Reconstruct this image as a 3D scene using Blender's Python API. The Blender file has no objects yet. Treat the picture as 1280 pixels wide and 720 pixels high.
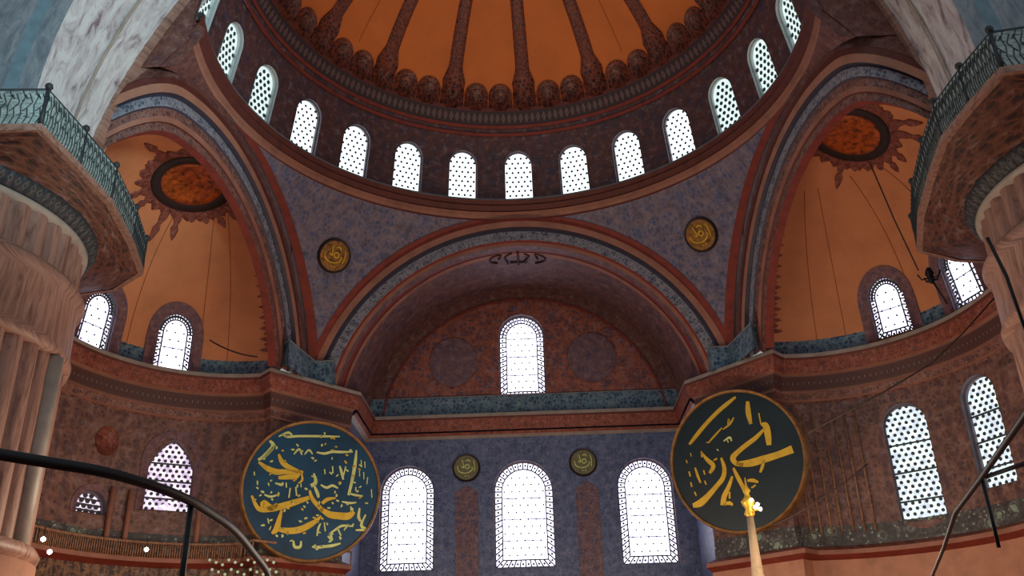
import bpy, bmesh, math, random
from mathutils import Vector, Matrix
from mathutils.geometry import delaunay_2d_cdt
random.seed(7)
PI = math.pi
S = 10.0                       # one plan unit (the half dome's radius) is ten metres
sin, cos, rad = math.sin, math.cos, math.radians
scene = bpy.context.scene
COL = scene.collection

# ------------------------------------------------------------------ materials
def mat(name):
    m = bpy.data.materials.new(name); m.use_nodes = True
    nt = m.node_tree; b = nt.nodes['Principled BSDF']
    return m, nt, b
def srgb(r, g, b):
    f = lambda c: (c/255/12.92) if c/255 <= .04045 else ((c/255+.055)/1.055)**2.4
    return (f(r), f(g), f(b), 1)
def N(nt, t, **kw):
    n = nt.nodes.new(t)
    for k, v in kw.items():
        if k in n.inputs: n.inputs[k].default_value = v
        else: setattr(n, k, v)
    return n
def ramp(nt, src, stops, interp='LINEAR'):
    r = nt.nodes.new('ShaderNodeValToRGB'); r.color_ramp.interpolation = interp
    e = r.color_ramp.elements
    e[0].position, e[0].color = stops[0]
    e[1].position, e[1].color = stops[-1]
    for p, c in stops[1:-1]:
        x = e.new(p); x.color = c
    nt.links.new(src, r.inputs[0]); return r.outputs[0]
def mix(nt, fac, a, b):
    m = nt.nodes.new('ShaderNodeMix'); m.data_type = 'RGBA'
    if isinstance(fac, (int, float)): m.inputs[0].default_value = fac
    else: nt.links.new(fac, m.inputs[0])
    for i, v in ((6, a), (7, b)):
        if isinstance(v, tuple): m.inputs[i].default_value = v
        else: nt.links.new(v, m.inputs[i])
    return m.outputs[2]
def math_(nt, op, a, b=None):
    m = nt.nodes.new('ShaderNodeMath'); m.operation = op
    for i, v in enumerate((a, b)):
        if v is None: continue
        if isinstance(v, (int, float)): m.inputs[i].default_value = v
        else: nt.links.new(v, m.inputs[i])
    return m.outputs[0]
W4 = (1,1,1,1); K4 = (0,0,0,1)
def plain(name, c, rough=.6, metal=0, bump=0, bs=30, var=.12):
    m, nt, b = mat(name)
    tc = N(nt, 'ShaderNodeTexCoord')
    n = N(nt, 'ShaderNodeTexNoise', Scale=bs*.08, Detail=6.0, Roughness=.65)
    nt.links.new(tc.outputs['Object'], n.inputs['Vector'])
    c = srgb(*c); lo = tuple(x*(1-var*2.2) for x in c[:3])+(1,); hi = tuple(min(1, x*(1+var*1.6)) for x in c[:3])+(1,)
    nt.links.new(ramp(nt, n.outputs['Fac'], [(.3, lo), (.5, c), (.72, hi)]), b.inputs['Base Color'])
    b.inputs['Roughness'].default_value = rough; b.inputs['Metallic'].default_value = metal
    if bump:
        n2 = N(nt, 'ShaderNodeTexNoise', Scale=bs, Detail=4.0)
        nt.links.new(tc.outputs['Object'], n2.inputs['Vector'])
        bp = N(nt, 'ShaderNodeBump', Strength=bump); nt.links.new(n2.outputs['Fac'], bp.inputs['Height'])
        nt.links.new(bp.outputs[0], b.inputs['Normal'])
    return m
def ornate(name, base, c2, c3, scale=22, big=None, edge=.06, dot=.22, rough=.55, lines=None, fine=False):
    """painted arabesque: cells with blossoms, scroll lines and a slow drift between two grounds"""
    scale *= 1.35 if fine else 1.9
    gr = .12 if fine else .42
    m, nt, b = mat(name)
    uv = N(nt, 'ShaderNodeTexCoord').outputs['UV']
    wob = N(nt, 'ShaderNodeTexNoise', Scale=scale*.9, Detail=2.0)
    nt.links.new(uv, wob.inputs['Vector'])
    add = nt.nodes.new('ShaderNodeVectorMath'); add.operation = 'MULTIPLY_ADD'
    nt.links.new(wob.outputs['Color'], add.inputs[0]); add.inputs[1].default_value = (.5/scale,)*3; nt.links.new(uv, add.inputs[2])
    v1 = N(nt, 'ShaderNodeTexVoronoi', Scale=scale); v1.inputs['Randomness'].default_value = .85
    nt.links.new(add.outputs[0], v1.inputs['Vector'])
    v2 = N(nt, 'ShaderNodeTexVoronoi', Scale=scale, feature='DISTANCE_TO_EDGE'); v2.inputs['Randomness'].default_value = .85
    nt.links.new(add.outputs[0], v2.inputs['Vector'])
    v3 = N(nt, 'ShaderNodeTexVoronoi', Scale=scale*2.7); v3.inputs['Randomness'].default_value = .7
    nt.links.new(add.outputs[0], v3.inputs['Vector'])
    ground = srgb(*base)
    if big:
        nb = N(nt, 'ShaderNodeTexNoise', Scale=scale*.11, Detail=4.0)
        nt.links.new(uv, nb.inputs['Vector'])
        ground = mix(nt, ramp(nt, nb.outputs['Fac'], [(.42, K4), (.6, W4)]), ground, srgb(*big))
    g = mix(nt, ramp(nt, v3.outputs['Distance'], [(.2, (.6,.6,.6,1)), (.34, K4)]), ground, srgb(*c3))
    g = mix(nt, ramp(nt, v2.outputs['Distance'], [(edge*.6, (.85,.85,.85,1)), (edge*1.5, K4)]), g, srgb(*c3))
    g = mix(nt, ramp(nt, v1.outputs['Distance'], [(dot*.8, (.9,.9,.9,1)), (dot*1.3, K4)]), g, srgb(*c2))
    if lines:
        w = N(nt, 'ShaderNodeTexWave', Scale=lines[0], Distortion=2.0); w.bands_direction = lines[1]
        w.inputs['Detail'].default_value = 2; nt.links.new(uv, w.inputs['Vector'])
        g = mix(nt, ramp(nt, w.outputs['Fac'], [(.0, (.8,.8,.8,1)), (.35, K4)]), g, srgb(*lines[2]))
    v4 = N(nt, 'ShaderNodeTexVoronoi', Scale=scale*.3, feature='DISTANCE_TO_EDGE'); v4.inputs['Randomness'].default_value = .8
    nt.links.new(add.outputs[0], v4.inputs['Vector'])
    g = mix(nt, ramp(nt, v4.outputs['Distance'], [(.03, (.1,.1,.1,1) if fine else (.55,.55,.55,1)), (.10, K4)]), g, srgb(*c3))
    v5 = N(nt, 'ShaderNodeTexVoronoi', Scale=scale*.3); v5.inputs['Randomness'].default_value = .8
    nt.links.new(add.outputs[0], v5.inputs['Vector'])
    g = mix(nt, ramp(nt, v5.outputs['Distance'], [(.16, (0,0,0,1) if fine else (.6,.6,.6,1)), (.24, K4), (.3, K4), (.34, (0,0,0,1) if fine else (.35,.35,.35,1)), (.38, K4)]), g, srgb(*c2))
    n6 = N(nt, 'ShaderNodeTexNoise', Scale=scale*.55, Detail=5.0, Roughness=.7); nt.links.new(uv, n6.inputs['Vector'])
    g = mix(nt, ramp(nt, n6.outputs['Fac'], [(.34, (gr,gr,gr,1)), (.52, K4)]), g, (.01,.008,.012,1))
    g = mix(nt, ramp(nt, n6.outputs['Fac'], [(.54, K4), (.72, (gr,gr,gr,1))]), g, (.42,.36,.36,1))
    nt.links.new(g, b.inputs['Base Color'])
    b.inputs['Roughness'].default_value = rough
    bp = N(nt, 'ShaderNodeBump', Strength=.15, Distance=.05); nt.links.new(v1.outputs['Distance'], bp.inputs['Height'])
    nt.links.new(bp.outputs[0], b.inputs['Normal'])
    return m
def band(name, a, bcol, c, period, rough=.55):
    """running border: u along the band, v across it (0..1): cartouches between two fillets"""
    m, nt, b = mat(name)
    sep = nt.nodes.new('ShaderNodeSeparateXYZ'); nt.links.new(N(nt, 'ShaderNodeTexCoord').outputs['UV'], sep.inputs[0])
    u, v = sep.outputs[0], sep.outputs[1]
    fu = math_(nt, 'PINGPONG', math_(nt, 'MULTIPLY', u, 1/period), .5)
    cv = math_(nt, 'ABSOLUTE', math_(nt, 'SUBTRACT', v, .5))
    d = math_(nt, 'ADD', math_(nt, 'MULTIPLY', fu, 1.1), math_(nt, 'MULTIPLY', cv, 1.2))
    g = mix(nt, ramp(nt, d, [(.36, W4), (.44, K4)]), srgb(*a), srgb(*bcol))
    g = mix(nt, ramp(nt, d, [(.14, W4), (.2, K4)]), g, srgb(*c))
    g = mix(nt, ramp(nt, cv, [(.42, K4), (.45, W4)]), g, srgb(*c))
    n = N(nt, 'ShaderNodeTexNoise', Scale=90.0, Detail=3.0)
    nt.links.new(N(nt, 'ShaderNodeTexCoord').outputs['UV'], n.inputs['Vector'])
    g = mix(nt, ramp(nt, n.outputs['Fac'], [(.45, K4), (.62, (.6,.6,.6,1))]), g, srgb(*a))
    nt.links.new(g, b.inputs['Base Color']); b.inputs['Roughness'].default_value = rough
    return m
def pane_mat(name, tint, strength, cells=0, cellcol=(150,170,200), var=.25, sc=45):
    m, nt, b = mat(name)
    uv = N(nt, 'ShaderNodeTexCoord').outputs['UV']
    v = N(nt, 'ShaderNodeTexVoronoi', Scale=float(sc)); nt.links.new(uv, v.inputs['Vector'])
    sep = nt.nodes.new('ShaderNodeSeparateColor'); nt.links.new(v.outputs['Color'], sep.inputs[0])
    g = mix(nt, ramp(nt, sep.outputs[0], [(.35, K4), (.8, (var,)*3+(1,))]), srgb(*tint), srgb(*cellcol))
    nt.links.new(g, b.inputs['Emission Color']); b.inputs['Emission Strength'].default_value = strength
    b.inputs['Base Color'].default_value = srgb(60,66,70); b.inputs['Roughness'].default_value = .3
    return m

M = {}
M['orange'] = plain('orange_plaster', (206,112,48), .75, var=.06, bs=6)
M['apricot'] = plain('apricot_plaster', (216,142,94), .75, var=.07, bs=8)
M['seam'] = plain('plaster_seam', (150,84,46), .8)
M['red_lattice'] = ornate('red_lattice_painting', (84,42,34), (46,32,36), (142,70,46), 40, edge=.09, dot=.3, fine=True)
M['drum'] = ornate('drum_painting', (88,60,62), (66,64,92), (108,68,60), 30, big=(66,56,70), edge=.05)
M['dark_lattice'] = ornate('lattice_band_painting', (50,32,32), (104,74,66), (132,76,58), 42, edge=.1, dot=.2, fine=True)
M['redline'] = plain('red_moulding', (132,52,38), .6, var=.15)
M['deepred'] = plain('deep_red_moulding', (98,44,34), .6, var=.15)
M['ledge'] = plain('grey_ledge', (112,122,128), .6)
M['beige'] = plain('beige_moulding', (176,122,98), .65, var=.12, bs=14)
M['beige2'] = plain('dusky_beige_moulding', (158,106,86), .65, var=.15, bs=14)
M['pend'] = ornate('pendentive_painting', (112,110,130), (74,92,134), (140,124,132), 26, big=(96,102,134), dot=.26)
M['pend_red'] = ornate('outer_pendentive_painting', (108,66,60), (86,60,70), (132,84,70), 26, dot=.2)
M['archblue'] = ornate('arch_tile_border', (118,126,142), (54,66,92), (158,154,158), 40, edge=.08, dot=.3)
M['archbrown'] = ornate('arch_brown_border', (116,70,62), (70,56,64), (150,104,88), 38, dot=.28)
M['archdark'] = plain('dark_blue_fillet', (64,60,76), .5)
M['soffit'] = ornate('barrel_painting', (110,78,78), (72,66,88), (126,88,84), 26, big=(92,72,80))
M['tymp'] = ornate('tympanum_painting', (126,74,64), (78,74,100), (170,98,72), 24, big=(118,74,78), dot=.27)
M['tymp_band'] = ornate('tympanum_border', (104,66,60), (74,62,76), (128,84,72), 34)
M['tymp_oval'] = ornate('tympanum_oval_painting', (110,84,98), (84,80,110), (132,94,92), 30)
M['bluetile'] = ornate('blue_tile_band', (58,92,122), (26,46,84), (112,140,150), 30, edge=.08, dot=.3, rough=.35)
M['wallblue'] = ornate('blue_violet_tile', (88,102,140), (66,78,118), (108,118,152), 32, big=(78,92,130), rough=.4)
M['wallstem'] = ornate('tile_pier_panel', (104,80,92), (66,68,100), (134,98,96), 40, rough=.4, dot=.3)
M['wallbrown'] = ornate('brown_painted_wall', (122,84,74), (82,62,66), (146,106,92), 24, big=(104,78,72), dot=.24, lines=(5.0, 'X', (104,76,78)))
M['cornred'] = ornate('cornice_red_band', (138,68,50), (80,48,48), (160,88,64), 44, dot=.25)
M['muq_dark'] = band('capital_niche_band', (44,46,50), (88,88,84), (30,30,34), .02)
M['muq'] = band('muqarnas_band', (92,56,48), (60,52,60), (138,104,90), .021)
M['lowband'] = ornate('low_tile_band', (92,88,84), (168,196,172), (70,68,72), 30, dot=.2)
M['stone'] = plain('warm_gallery_stone', (186,132,104), .7, var=.1, bs=20, bump=.1)
M['gallery_dark'] = ornate('dark_gallery_screen', (92,62,50), (52,40,38), (150,112,80), 24, lines=(9.0, 'X', (50,36,34)))
M['lattice'] = plain('gilded_lattice', (150,110,84), .6, var=.3, bs=120)
M['window_white'] = plain('white_plaster_grille', (190,200,200), .7, var=.06)
M['lead'] = plain('lead_came', (70,78,84), .6, var=.1)
M['roundel_glass'] = plain('dark_glass_roundel', (48,70,70), .35)
M['reveal'] = plain('window_reveal', (120,112,122), .7)
M['hood'] = ornate('window_hood_painting', (118,88,100), (80,74,104), (142,98,92), 50)
M['blossom'] = plain('crown_medallion_gold', (176,84,26), .45, .2, var=.5, bs=60)
M['blackish'] = plain('dark_border', (42,28,26), .6)
M['ray'] = ornate('painted_ray', (126,60,50), (84,48,56), (160,90,66), 60)
M['medgold'] = plain('medallion_ochre', (150,104,44), .5, .1, var=.4, bs=70)
M['medgreen'] = plain('medallion_olive', (112,112,78), .5, var=.2, bs=60)
M['gold'] = plain('gold_leaf', (232,190,62), .35, .35, var=.1)
M['lightgold'] = plain('pale_gold_leaf', (214,222,140), .4, .1, var=.1)
M['goldrim'] = plain('gilt_rim', (150,108,58), .45, .3, var=.25, bs=40)
M['teal'] = plain('teal_board', (10,62,92), .45, var=.25, bs=10)
M['teal_dark'] = plain('dark_green_board', (12,36,44), .45, var=.2, bs=10)
M['iron'] = plain('black_iron', (22,22,26), .5, .3)
M['cable'] = plain('brown_cable', (58,40,36), .7)
M['cream'] = plain('cream_spire', (206,176,138), .5, var=.15)
M['greatface'] = ornate('great_arch_face', (132,136,142), (86,104,120), (156,158,160), 14, big=(120,120,130), dot=.2)
M['greatband'] = plain('blue_grey_stripe', (112,140,152), .6)
def streak(name, stops, su, sv, rough=.6):
    m, nt, b = mat(name); tc = N(nt, 'ShaderNodeTexCoord'); mp = nt.nodes.new('ShaderNodeMapping'); mp.inputs['Scale'].default_value = (su, sv, 1)
    nt.links.new(tc.outputs['UV'], mp.inputs[0]); n = N(nt, 'ShaderNodeTexNoise', Scale=1.0, Detail=7.0, Roughness=.68, Distortion=.8); nt.links.new(mp.outputs[0], n.inputs['Vector'])
    nt.links.new(ramp(nt, n.outputs['Fac'], [(p, srgb(*c)) for p, c in stops]), b.inputs['Base Color']); b.inputs['Roughness'].default_value = rough
    return m
M['great'] = streak('great_arch_soffit', [(.32, (128,108,112)), (.45, (196,190,190)), (.6, (226,226,224)), (.75, (160,150,154))], 9, 34)
M['marble'] = streak('grey_pink_marble', [(.3, (96,66,56)), (.45, (150,112,96)), (.6, (176,138,120)), (.75, (112,84,72))], 60, 7, .5)
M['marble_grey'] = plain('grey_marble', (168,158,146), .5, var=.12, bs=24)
M['balc'] = ornate('pierced_balcony_slab', (150,172,168), (70,86,86), (190,210,204), 26, edge=.05, dot=.24)
M['balcdark'] = plain('balcony_rail_dark', (46,54,58), .5)
M['balc_soffit'] = ornate('balcony_soffit_painting', (88,46,34), (40,26,26), (124,76,54), 13, dot=.3, edge=.07)
M['script'] = plain('painted_script', (58,34,38), .6)
M['floor'] = ornate('red_carpet', (130,50,44), (80,40,50), (150,84,60), 3)
m, nt, b = mat('lamp_glow'); b.inputs['Emission Color'].default_value = (1,.93,.82,1); b.inputs['Emission Strength'].default_value = 9; M['bulb'] = m
m, nt, b = mat('glass_lamp'); b.inputs['Base Color'].default_value = srgb(170,190,170); b.inputs['Roughness'].default_value = .15
b.inputs['Emission Color'].default_value = srgb(170,190,150); b.inputs['Emission Strength'].default_value = .35; M['glasslamp'] = m
M['pane_ring'] = pane_mat('daylit_pane_grey', (214,232,230), 1.25, cellcol=(150,176,176), sc=60)
M['pane_mid'] = pane_mat('daylit_pane_white', (226,240,244), 2.2, cellcol=(190,212,216), sc=60)
M['pane_big'] = pane_mat('daylit_stained_pane', (238,240,255), 3.2, cellcol=(196,180,232), var=.7, sc=55)
M['pane_pink'] = pane_mat('daylit_pink_pane', (236,214,232), 1.5, cellcol=(170,150,180), var=.8, sc=50)
M['pane_side'] = pane_mat('daylit_green_pane', (214,234,232), 1.5, cellcol=(168,170,190), var=.7, sc=60)

# ------------------------------------------------------------------ building blocks
def link(name, verts, faces, m, parent=None, uvs=None, smooth=True, fmats=None):
    me = bpy.data.meshes.new(name)
    me.from_pydata([(x*S, y*S, z*S) for x, y, z in verts], [], faces)
    mats = m if isinstance(m, (list, tuple)) else [m]
    for k in mats: me.materials.append(M[k])
    uvl = me.uv_layers.new(name='UVMap')
    if uvs is not None:
        for lp in me.loops: uvl.data[lp.index].uv = uvs[lp.vertex_index]
    else:
        for lp in me.loops:
            v = verts[lp.vertex_index]; uvl.data[lp.index].uv = (v[0]+v[1]*.7, v[2]+v[1]*.4)
    for p in me.polygons: p.use_smooth = smooth
    if fmats:
        for p, k in zip(me.polygons, fmats): p.material_index = k
    o = bpy.data.objects.new(name, me); COL.objects.link(o)
    if parent is not None: o.parent = parent
    return o
class MB:
    def __init__(s): s.v = []; s.f = []; s.uv = []
    def add(s, vs, fs, uv=None):
        n = len(s.v); s.v += [tuple(v) for v in vs]; s.f += [tuple(i+n for i in f) for f in fs]
        s.uv += list(uv) if uv else [(v[0]+v[1]*.7, v[2]+v[1]*.4) for v in vs]
    def grid(s, fn, nu, nv):
        vs, uv = [], []
        for j in range(nv+1):
            for i in range(nu+1):
                p, t = fn(i/nu, j/nv); vs.append(p); uv.append(t)
        s.add(vs, [(j*(nu+1)+i, j*(nu+1)+i+1, (j+1)*(nu+1)+i+1, (j+1)*(nu+1)+i) for j in range(nv) for i in range(nu)], uv)
    def tube(s, pts, r, n=8, caps=True):
        pts = [Vector(p) for p in pts]; rr = r if isinstance(r, (list, tuple)) else [r]*len(pts)
        vs = []; up = Vector((0,0,1)); prev = None
        for i, p in enumerate(pts):
            t = (pts[min(i+1, len(pts)-1)]-pts[max(i-1, 0)]).normalized()
            a = prev if prev else (up.cross(t) if abs(t.z) < .95 else Vector((1,0,0)).cross(t))
            a = (a-t*a.dot(t)).normalized(); b_ = t.cross(a); prev = a
            for k in range(n):
                q = 2*PI*k/n; vs.append(tuple(p+(a*cos(q)+b_*sin(q))*rr[i]))
        fs = [(i*n+k, i*n+(k+1)%n, (i+1)*n+(k+1)%n, (i+1)*n+k) for i in range(len(pts)-1) for k in range(n)]
        if caps: fs += [tuple(range(n))[::-1], tuple((len(pts)-1)*n+k for k in range(n))]
        s.add(vs, fs)
    def lathe(s, c, prof, n=48, a0=0, a1=2*PI):
        full = abs(a1-a0-2*PI) < 1e-6
        def fn(i, j):
            a = a0+(a1-a0)*i; t = j*(len(prof)-1); k = min(int(t+1e-6), len(prof)-1)
            r, z = prof[k]; return (c[0]+r*cos(a), c[1]+r*sin(a), z), (a*max(r, .05), z)
        s.grid(fn, n, len(prof)-1)
    def build(s, name, m, parent=None, smooth=True): return link(name, s.v, s.f, m, parent, s.uv, smooth)
def smooth(pts, m_=6):
    out = []
    for i in range(len(pts)-1):
        p0, p1, p2, p3 = pts[max(i-1, 0)], pts[i], pts[i+1], pts[min(i+2, len(pts)-1)]
        for q in range(m_):
            t = q/m_; out.append(tuple(.5*(2*b_+(c-a)*t+(2*a-5*b_+4*c-d)*t*t+(3*b_-a-3*c+d)*t**3) for a, b_, c, d in zip(p0, p1, p2, p3)))
    out.append(pts[-1]); return out
def props(o, label, cat=None, group=None, kind=None):
    o['label'] = label
    if cat: o['category'] = cat
    if group: o['group'] = group
    if kind: o['kind'] = kind
    return o
def empty(name, loc, label, cat=None, group=None, kind=None):
    o = bpy.data.objects.new(name, None); COL.objects.link(o); o.location = Vector(loc)*S
    props(o, label, cat, group, kind)
    bpy.context.view_layer.update()
    return o
def adopt(root):
    """children were built in world space: keep them there under the moved empty"""
    inv = Matrix.Translation(-root.location)
    for c in root.children: c.matrix_parent_inverse = inv

def panel(u0, u1, v0, v1, holes, nu, nv, fn, extra=None):
    """flat-parameter sheet with holes, mapped by fn(u, v) -> ((x,y,z),(uu,vv))"""
    def inside(p, poly):
        c = False; x, y = p
        for i in range(len(poly)):
            a, b_ = poly[i], poly[i-1]
            if (a[1] > y) != (b_[1] > y) and x < (b_[0]-a[0])*(y-a[1])/(b_[1]-a[1])+a[0]: c = not c
        return c
    P, E_ = [], []
    mg = min((u1-u0)/nu, (v1-v0)/nv)*.15
    for j in range(nv+1):
        for i in range(nu+1):
            p = (u0+(u1-u0)*i/nu, v0+(v1-v0)*j/nv)
            if any(inside(p, h) for h in holes): continue
            P.append(p)
    for h in holes:
        n = len(P); P += list(h); E_ += [(n+i, n+(i+1) % len(h)) for i in range(len(h))]
    ov, oe, of, *_ = delaunay_2d_cdt([Vector(p) for p in P], E_, [], 0, 1e-6)
    fs = []
    for f in of:
        c = sum((ov[i] for i in f), Vector((0,0)))/len(f)
        if any(inside((c.x, c.y), h) for h in holes): continue
        fs.append(tuple(f))
    mapped = [fn(v.x, v.y) for v in ov]
    mb = MB(); mb.add([m_[0] for m_ in mapped], fs, [m_[1] for m_ in mapped]); return mb

def arch_outline(uc, hw, v0, v1, n=14, pointed=0.0):
    """closed outline of an arched opening; hw half width, top at v1"""
    r = hw; pts = [(uc-hw, v0), (uc+hw, v0)]
    rise = r*(1+pointed)
    for k in range(n+1):
        a = PI*k/n
        pts.append((uc+r*cos(a), v1-rise+rise*(sin(a) if not pointed else (1-abs(cos(a))**1.35)**(1/1.35) if True else 0)))
    return pts
def strip(out, fn, d0, d1, mb):
    n = len(out); vs = []; L = 0
    for k, (u, v) in enumerate(out): vs.append(fn(u, v, d0))
    for k, (u, v) in enumerate(out): vs.append(fn(u, v, d1))
    mb.add(vs, [(k, (k+1) % n, n+(k+1) % n, n+k) for k in range(n)], [(k*.02, 0) for k in range(n)]+[(k*.02, .05) for k in range(n)])
def ring_face(o1, o2, fn, d, mb):
    n = len(o1); vs = [fn(u, v, d) for u, v in o1]+[fn(u, v, d) for u, v in o2]
    mb.add(vs, [(k, (k+1) % n, n+(k+1) % n, n+k) for k in range(n)], [p for p in o1]+[p for p in o2])
def bar2d(p, q, w, fn, d, mb, t=.004):
    (x0, y0), (x1, y1) = p, q; L = math.hypot(x1-x0, y1-y0)
    if L < 1e-6: return
    nx, ny = -(y1-y0)/L*w/2, (x1-x0)/L*w/2
    cs = [(x0+nx, y0+ny), (x1+nx, y1+ny), (x1-nx, y1-ny), (x0-nx, y0-ny)]
    mb.add([fn(u, v, d-t) for u, v in cs]+[fn(u, v, d) for u, v in cs], [(0,1,2,3), (0,4,5,1), (1,5,6,2), (2,6,7,3), (3,7,4,0)])
def in_arch(u, v, uc, hw, v0, v1, m=0):
    if abs(u-uc) > hw-m or v < v0+m: return False
    vs = v1-hw
    return v <= vs or math.hypot(u-uc, v-vs) <= hw-m

wn = [0]
def window(label, fn, uc, hw, v0, v1, depth, pane, style, dotmat='roundel_glass', hood=None, spacing=.025, dotr=.0062, pointed=0, frame='reveal'):
    """fn(u, v, d): d grows outwards from the wall face. Frame, pane, grille as children."""
    wn[0] += 1
    root = empty('window_%d' % wn[0], fn(uc, v0, 0), label, None, None, 'structure')
    out = arch_outline(uc, hw, v0, v1, 16, pointed)
    inn = arch_outline(uc, hw-.006, v0+.006, v1-.006, 16, pointed)
    mb = MB(); strip(out, fn, -.002, depth+.01, mb); strip(inn, fn, depth-.012, depth+.01, mb); ring_face(out, inn, fn, depth-.012, mb)
    mb.build('window_frame', frame, root)
    mb = MB(); nx = 10; rows = 18
    n = len(out); c = (uc, (v0+v1)/2)
    mb.add([fn(u, v, depth) for u, v in out]+[fn(c[0], c[1], depth)], [(k, (k+1) % n, n) for k in range(n)], list(out)+[c])
    mb.build('pane', pane, root, False)
    g = MB(); dg = depth-.003
    def disc(u, v, r, m_):
        ps = [(u+r*cos(k*PI/3), v+r*sin(k*PI/3)) for k in range(6)]
        m_.add([fn(a, b_, dg-.002) for a, b_ in ps]+[fn(a, b_, dg) for a, b_ in ps], [tuple(range(6))]+[(k, (k+1) % 6, 6+(k+1) % 6, 6+k) for k in range(6)])
    if style == 'dots':
        j = 0; v = v0+spacing*.5
        while v < v1:
            i0 = -6
            for i in range(-6, 7):
                u = uc+(i+(.5 if j % 2 else 0))*spacing
                if in_arch(u, v, uc, hw, v0, v1, dotr+.004): disc(u, v, dotr, g)
            v += spacing*.82; j += 1
        g.build('grille', dotmat, root, False)
    elif style == 'border':
        b2 = min(.034, hw*.34)
        inset = [(u, v) for u, v in arch_outline(uc, hw-b2, v0+b2, v1-b2, 16)]
        for k in range(len(inset)): bar2d(inset[k], inset[(k+1) % len(inset)], .0055, fn, dg, g)
        L = 0; peri = out[:]; cnt = 0
        for k in range(len(peri)):
            a, b_ = peri[k], peri[(k+1) % len(peri)]; a2, b2_ = inset[k], inset[(k+1) % len(inset)]
            ln = math.hypot(a[0]-b_[0], a[1]-b_[1]); m_ = max(1, round(ln/.026))
            for q in range(m_):
                t = q/m_
                bar2d((a[0]+(b_[0]-a[0])*t, a[1]+(b_[1]-a[1])*t), (a2[0]+(b2_[0]-a2[0])*t, a2[1]+(b2_[1]-a2[1])*t), .0056, fn, dg, g)
                tm = (q+.5)/m_
                mu = ((a[0]+(b_[0]-a[0])*tm)+(a2[0]+(b2_[0]-a2[0])*tm))/2; mv = ((a[1]+(b_[1]-a[1])*tm)+(a2[1]+(b2_[1]-a2[1])*tm))/2
                if in_arch(mu, mv, uc, hw, v0, v1, .006): disc(mu, mv, .0055, g)
        j = 0; v = v0+b2+.02
        while v < v1-b2:
            if j % 3 == 2:
                x = hw-b2
                if v < v1-hw: bar2d((uc-x, v), (uc+x, v), .0028, fn, dg, g)
            for i in range(-4, 5):
                u = uc+(i+(.5 if j % 2 else 0))*.034
                if in_arch(u, v, uc, hw-b2, v0+b2, v1-b2, .008): disc(u, v, .0042, g)
            v += .03; j += 1
        g.build('grille', 'lead', root, False)
    elif style == 'comb':
        j = 0; v = v0+spacing*.5
        while v < v1:
            for i in range(-8, 9):
                u = uc+(i+(.5 if j % 2 else 0))*spacing
                if in_arch(u, v, uc, hw, v0, v1, dotr*.7): disc(u, v, dotr, g)
            v += spacing*.8; j += 1
        for t in (.18, .42, .66):
            vv = v0+(v1-v0)*t; bar2d((uc-hw+.004, vv), (uc+hw-.004, vv), .006, fn, dg, g)
        g.build('grille', dotmat, root, False)
    if hood:
        o1 = arch_outline(uc, hw+hood, v0-.001, v1+hood, 16); o2 = arch_outline(uc, hw, v0, v1, 16)
        mb = MB(); ring_face(o1, o2, fn, -.004, mb); strip(o1, fn, -.004, .01, mb); mb.build('window_surround', 'hood', root)
    adopt(root); return out

# ------------------------------------------------------------------ plan
ZC = 1.155            # cornice top
ZR0, ZR1 = 1.885, 1.976
DC = 1.9              # half dome: sphere of radius 1 centred 1.9 up
NS = [rad(9.2), rad(90), rad(170.8)]
YCUT = -.25
def sph(az, el, r=1.0): return (r*cos(el)*cos(az), r*cos(el)*sin(az), DC+r*sin(el))
def clip(o, y=YCUT):
    bm = bmesh.new(); bm.from_mesh(o.data)
    bmesh.ops.bisect_plane(bm, geom=bm.verts[:]+bm.edges[:]+bm.faces[:], plane_co=(0, y*S, 0), plane_no=(0,1,0), clear_inner=True)
    bm.to_mesh(o.data); bm.free(); return o

# --- half dome ----------------------------------------------------
dome = empty('ceiling', (0, .4, DC), 'great orange half dome with brown ribs above the ring of windows', None, None, 'structure')
A0, A1 = rad(-15.5), rad(195.5)
E0, E1 = math.asin(ZR1-DC), math.asin(2.204-DC)
AZ = [rad(96.28-(k-6.5)*14.4) for k in range(0, 15)]
half_w = rad(3.72)
def dfn(u, v, d=0.0):           # u azimuth (radians), v elevation; d outwards
    return sph(u, v, 1+d)
Etop = rad(22.0)
holes = [arch_outline(a, half_w, E0, E1, 14) for a in AZ]
mb = panel(A0, A1, rad(.5), Etop, holes, 90, 8, lambda u, v: (dfn(u, v), (u, v)))
clip(mb.build('window_drum', 'drum', dome))
def zone(name, e0, e1, m, dr=0.0, n=110, nv=2, b=False):
    mb = MB(); mb.grid(lambda i, j: (sph(A0+(A1-A0)*i, rad(e0)+rad(e1-e0)*j, 1-dr), ((A0+(A1-A0)*i)*.9, j if b else rad(e0+(e1-e0)*j))), n, nv)
    return clip(mb.build(name, m, dome))
M['lat_band'] = band('lattice_run', (62,48,50), (122,98,92), (96,82,94), .026)
zone('lower_fillet', 21.6, 22.4, 'redline', .008, nv=1)
zone('plain_band', 22.2, 24.0, 'drum', .001)
zone('upper_fillet', 23.6, 24.4, 'redline', .008, nv=1)
zone('lattice_band', 24.3, 28.2, 'lat_band', .003, b=True)
zone('top_fillet', 28.0, 28.8, 'deepred', .007, nv=1)
zone('orange_shell', 28.4, 89.9, 'orange', 0, nv=30)
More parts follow.
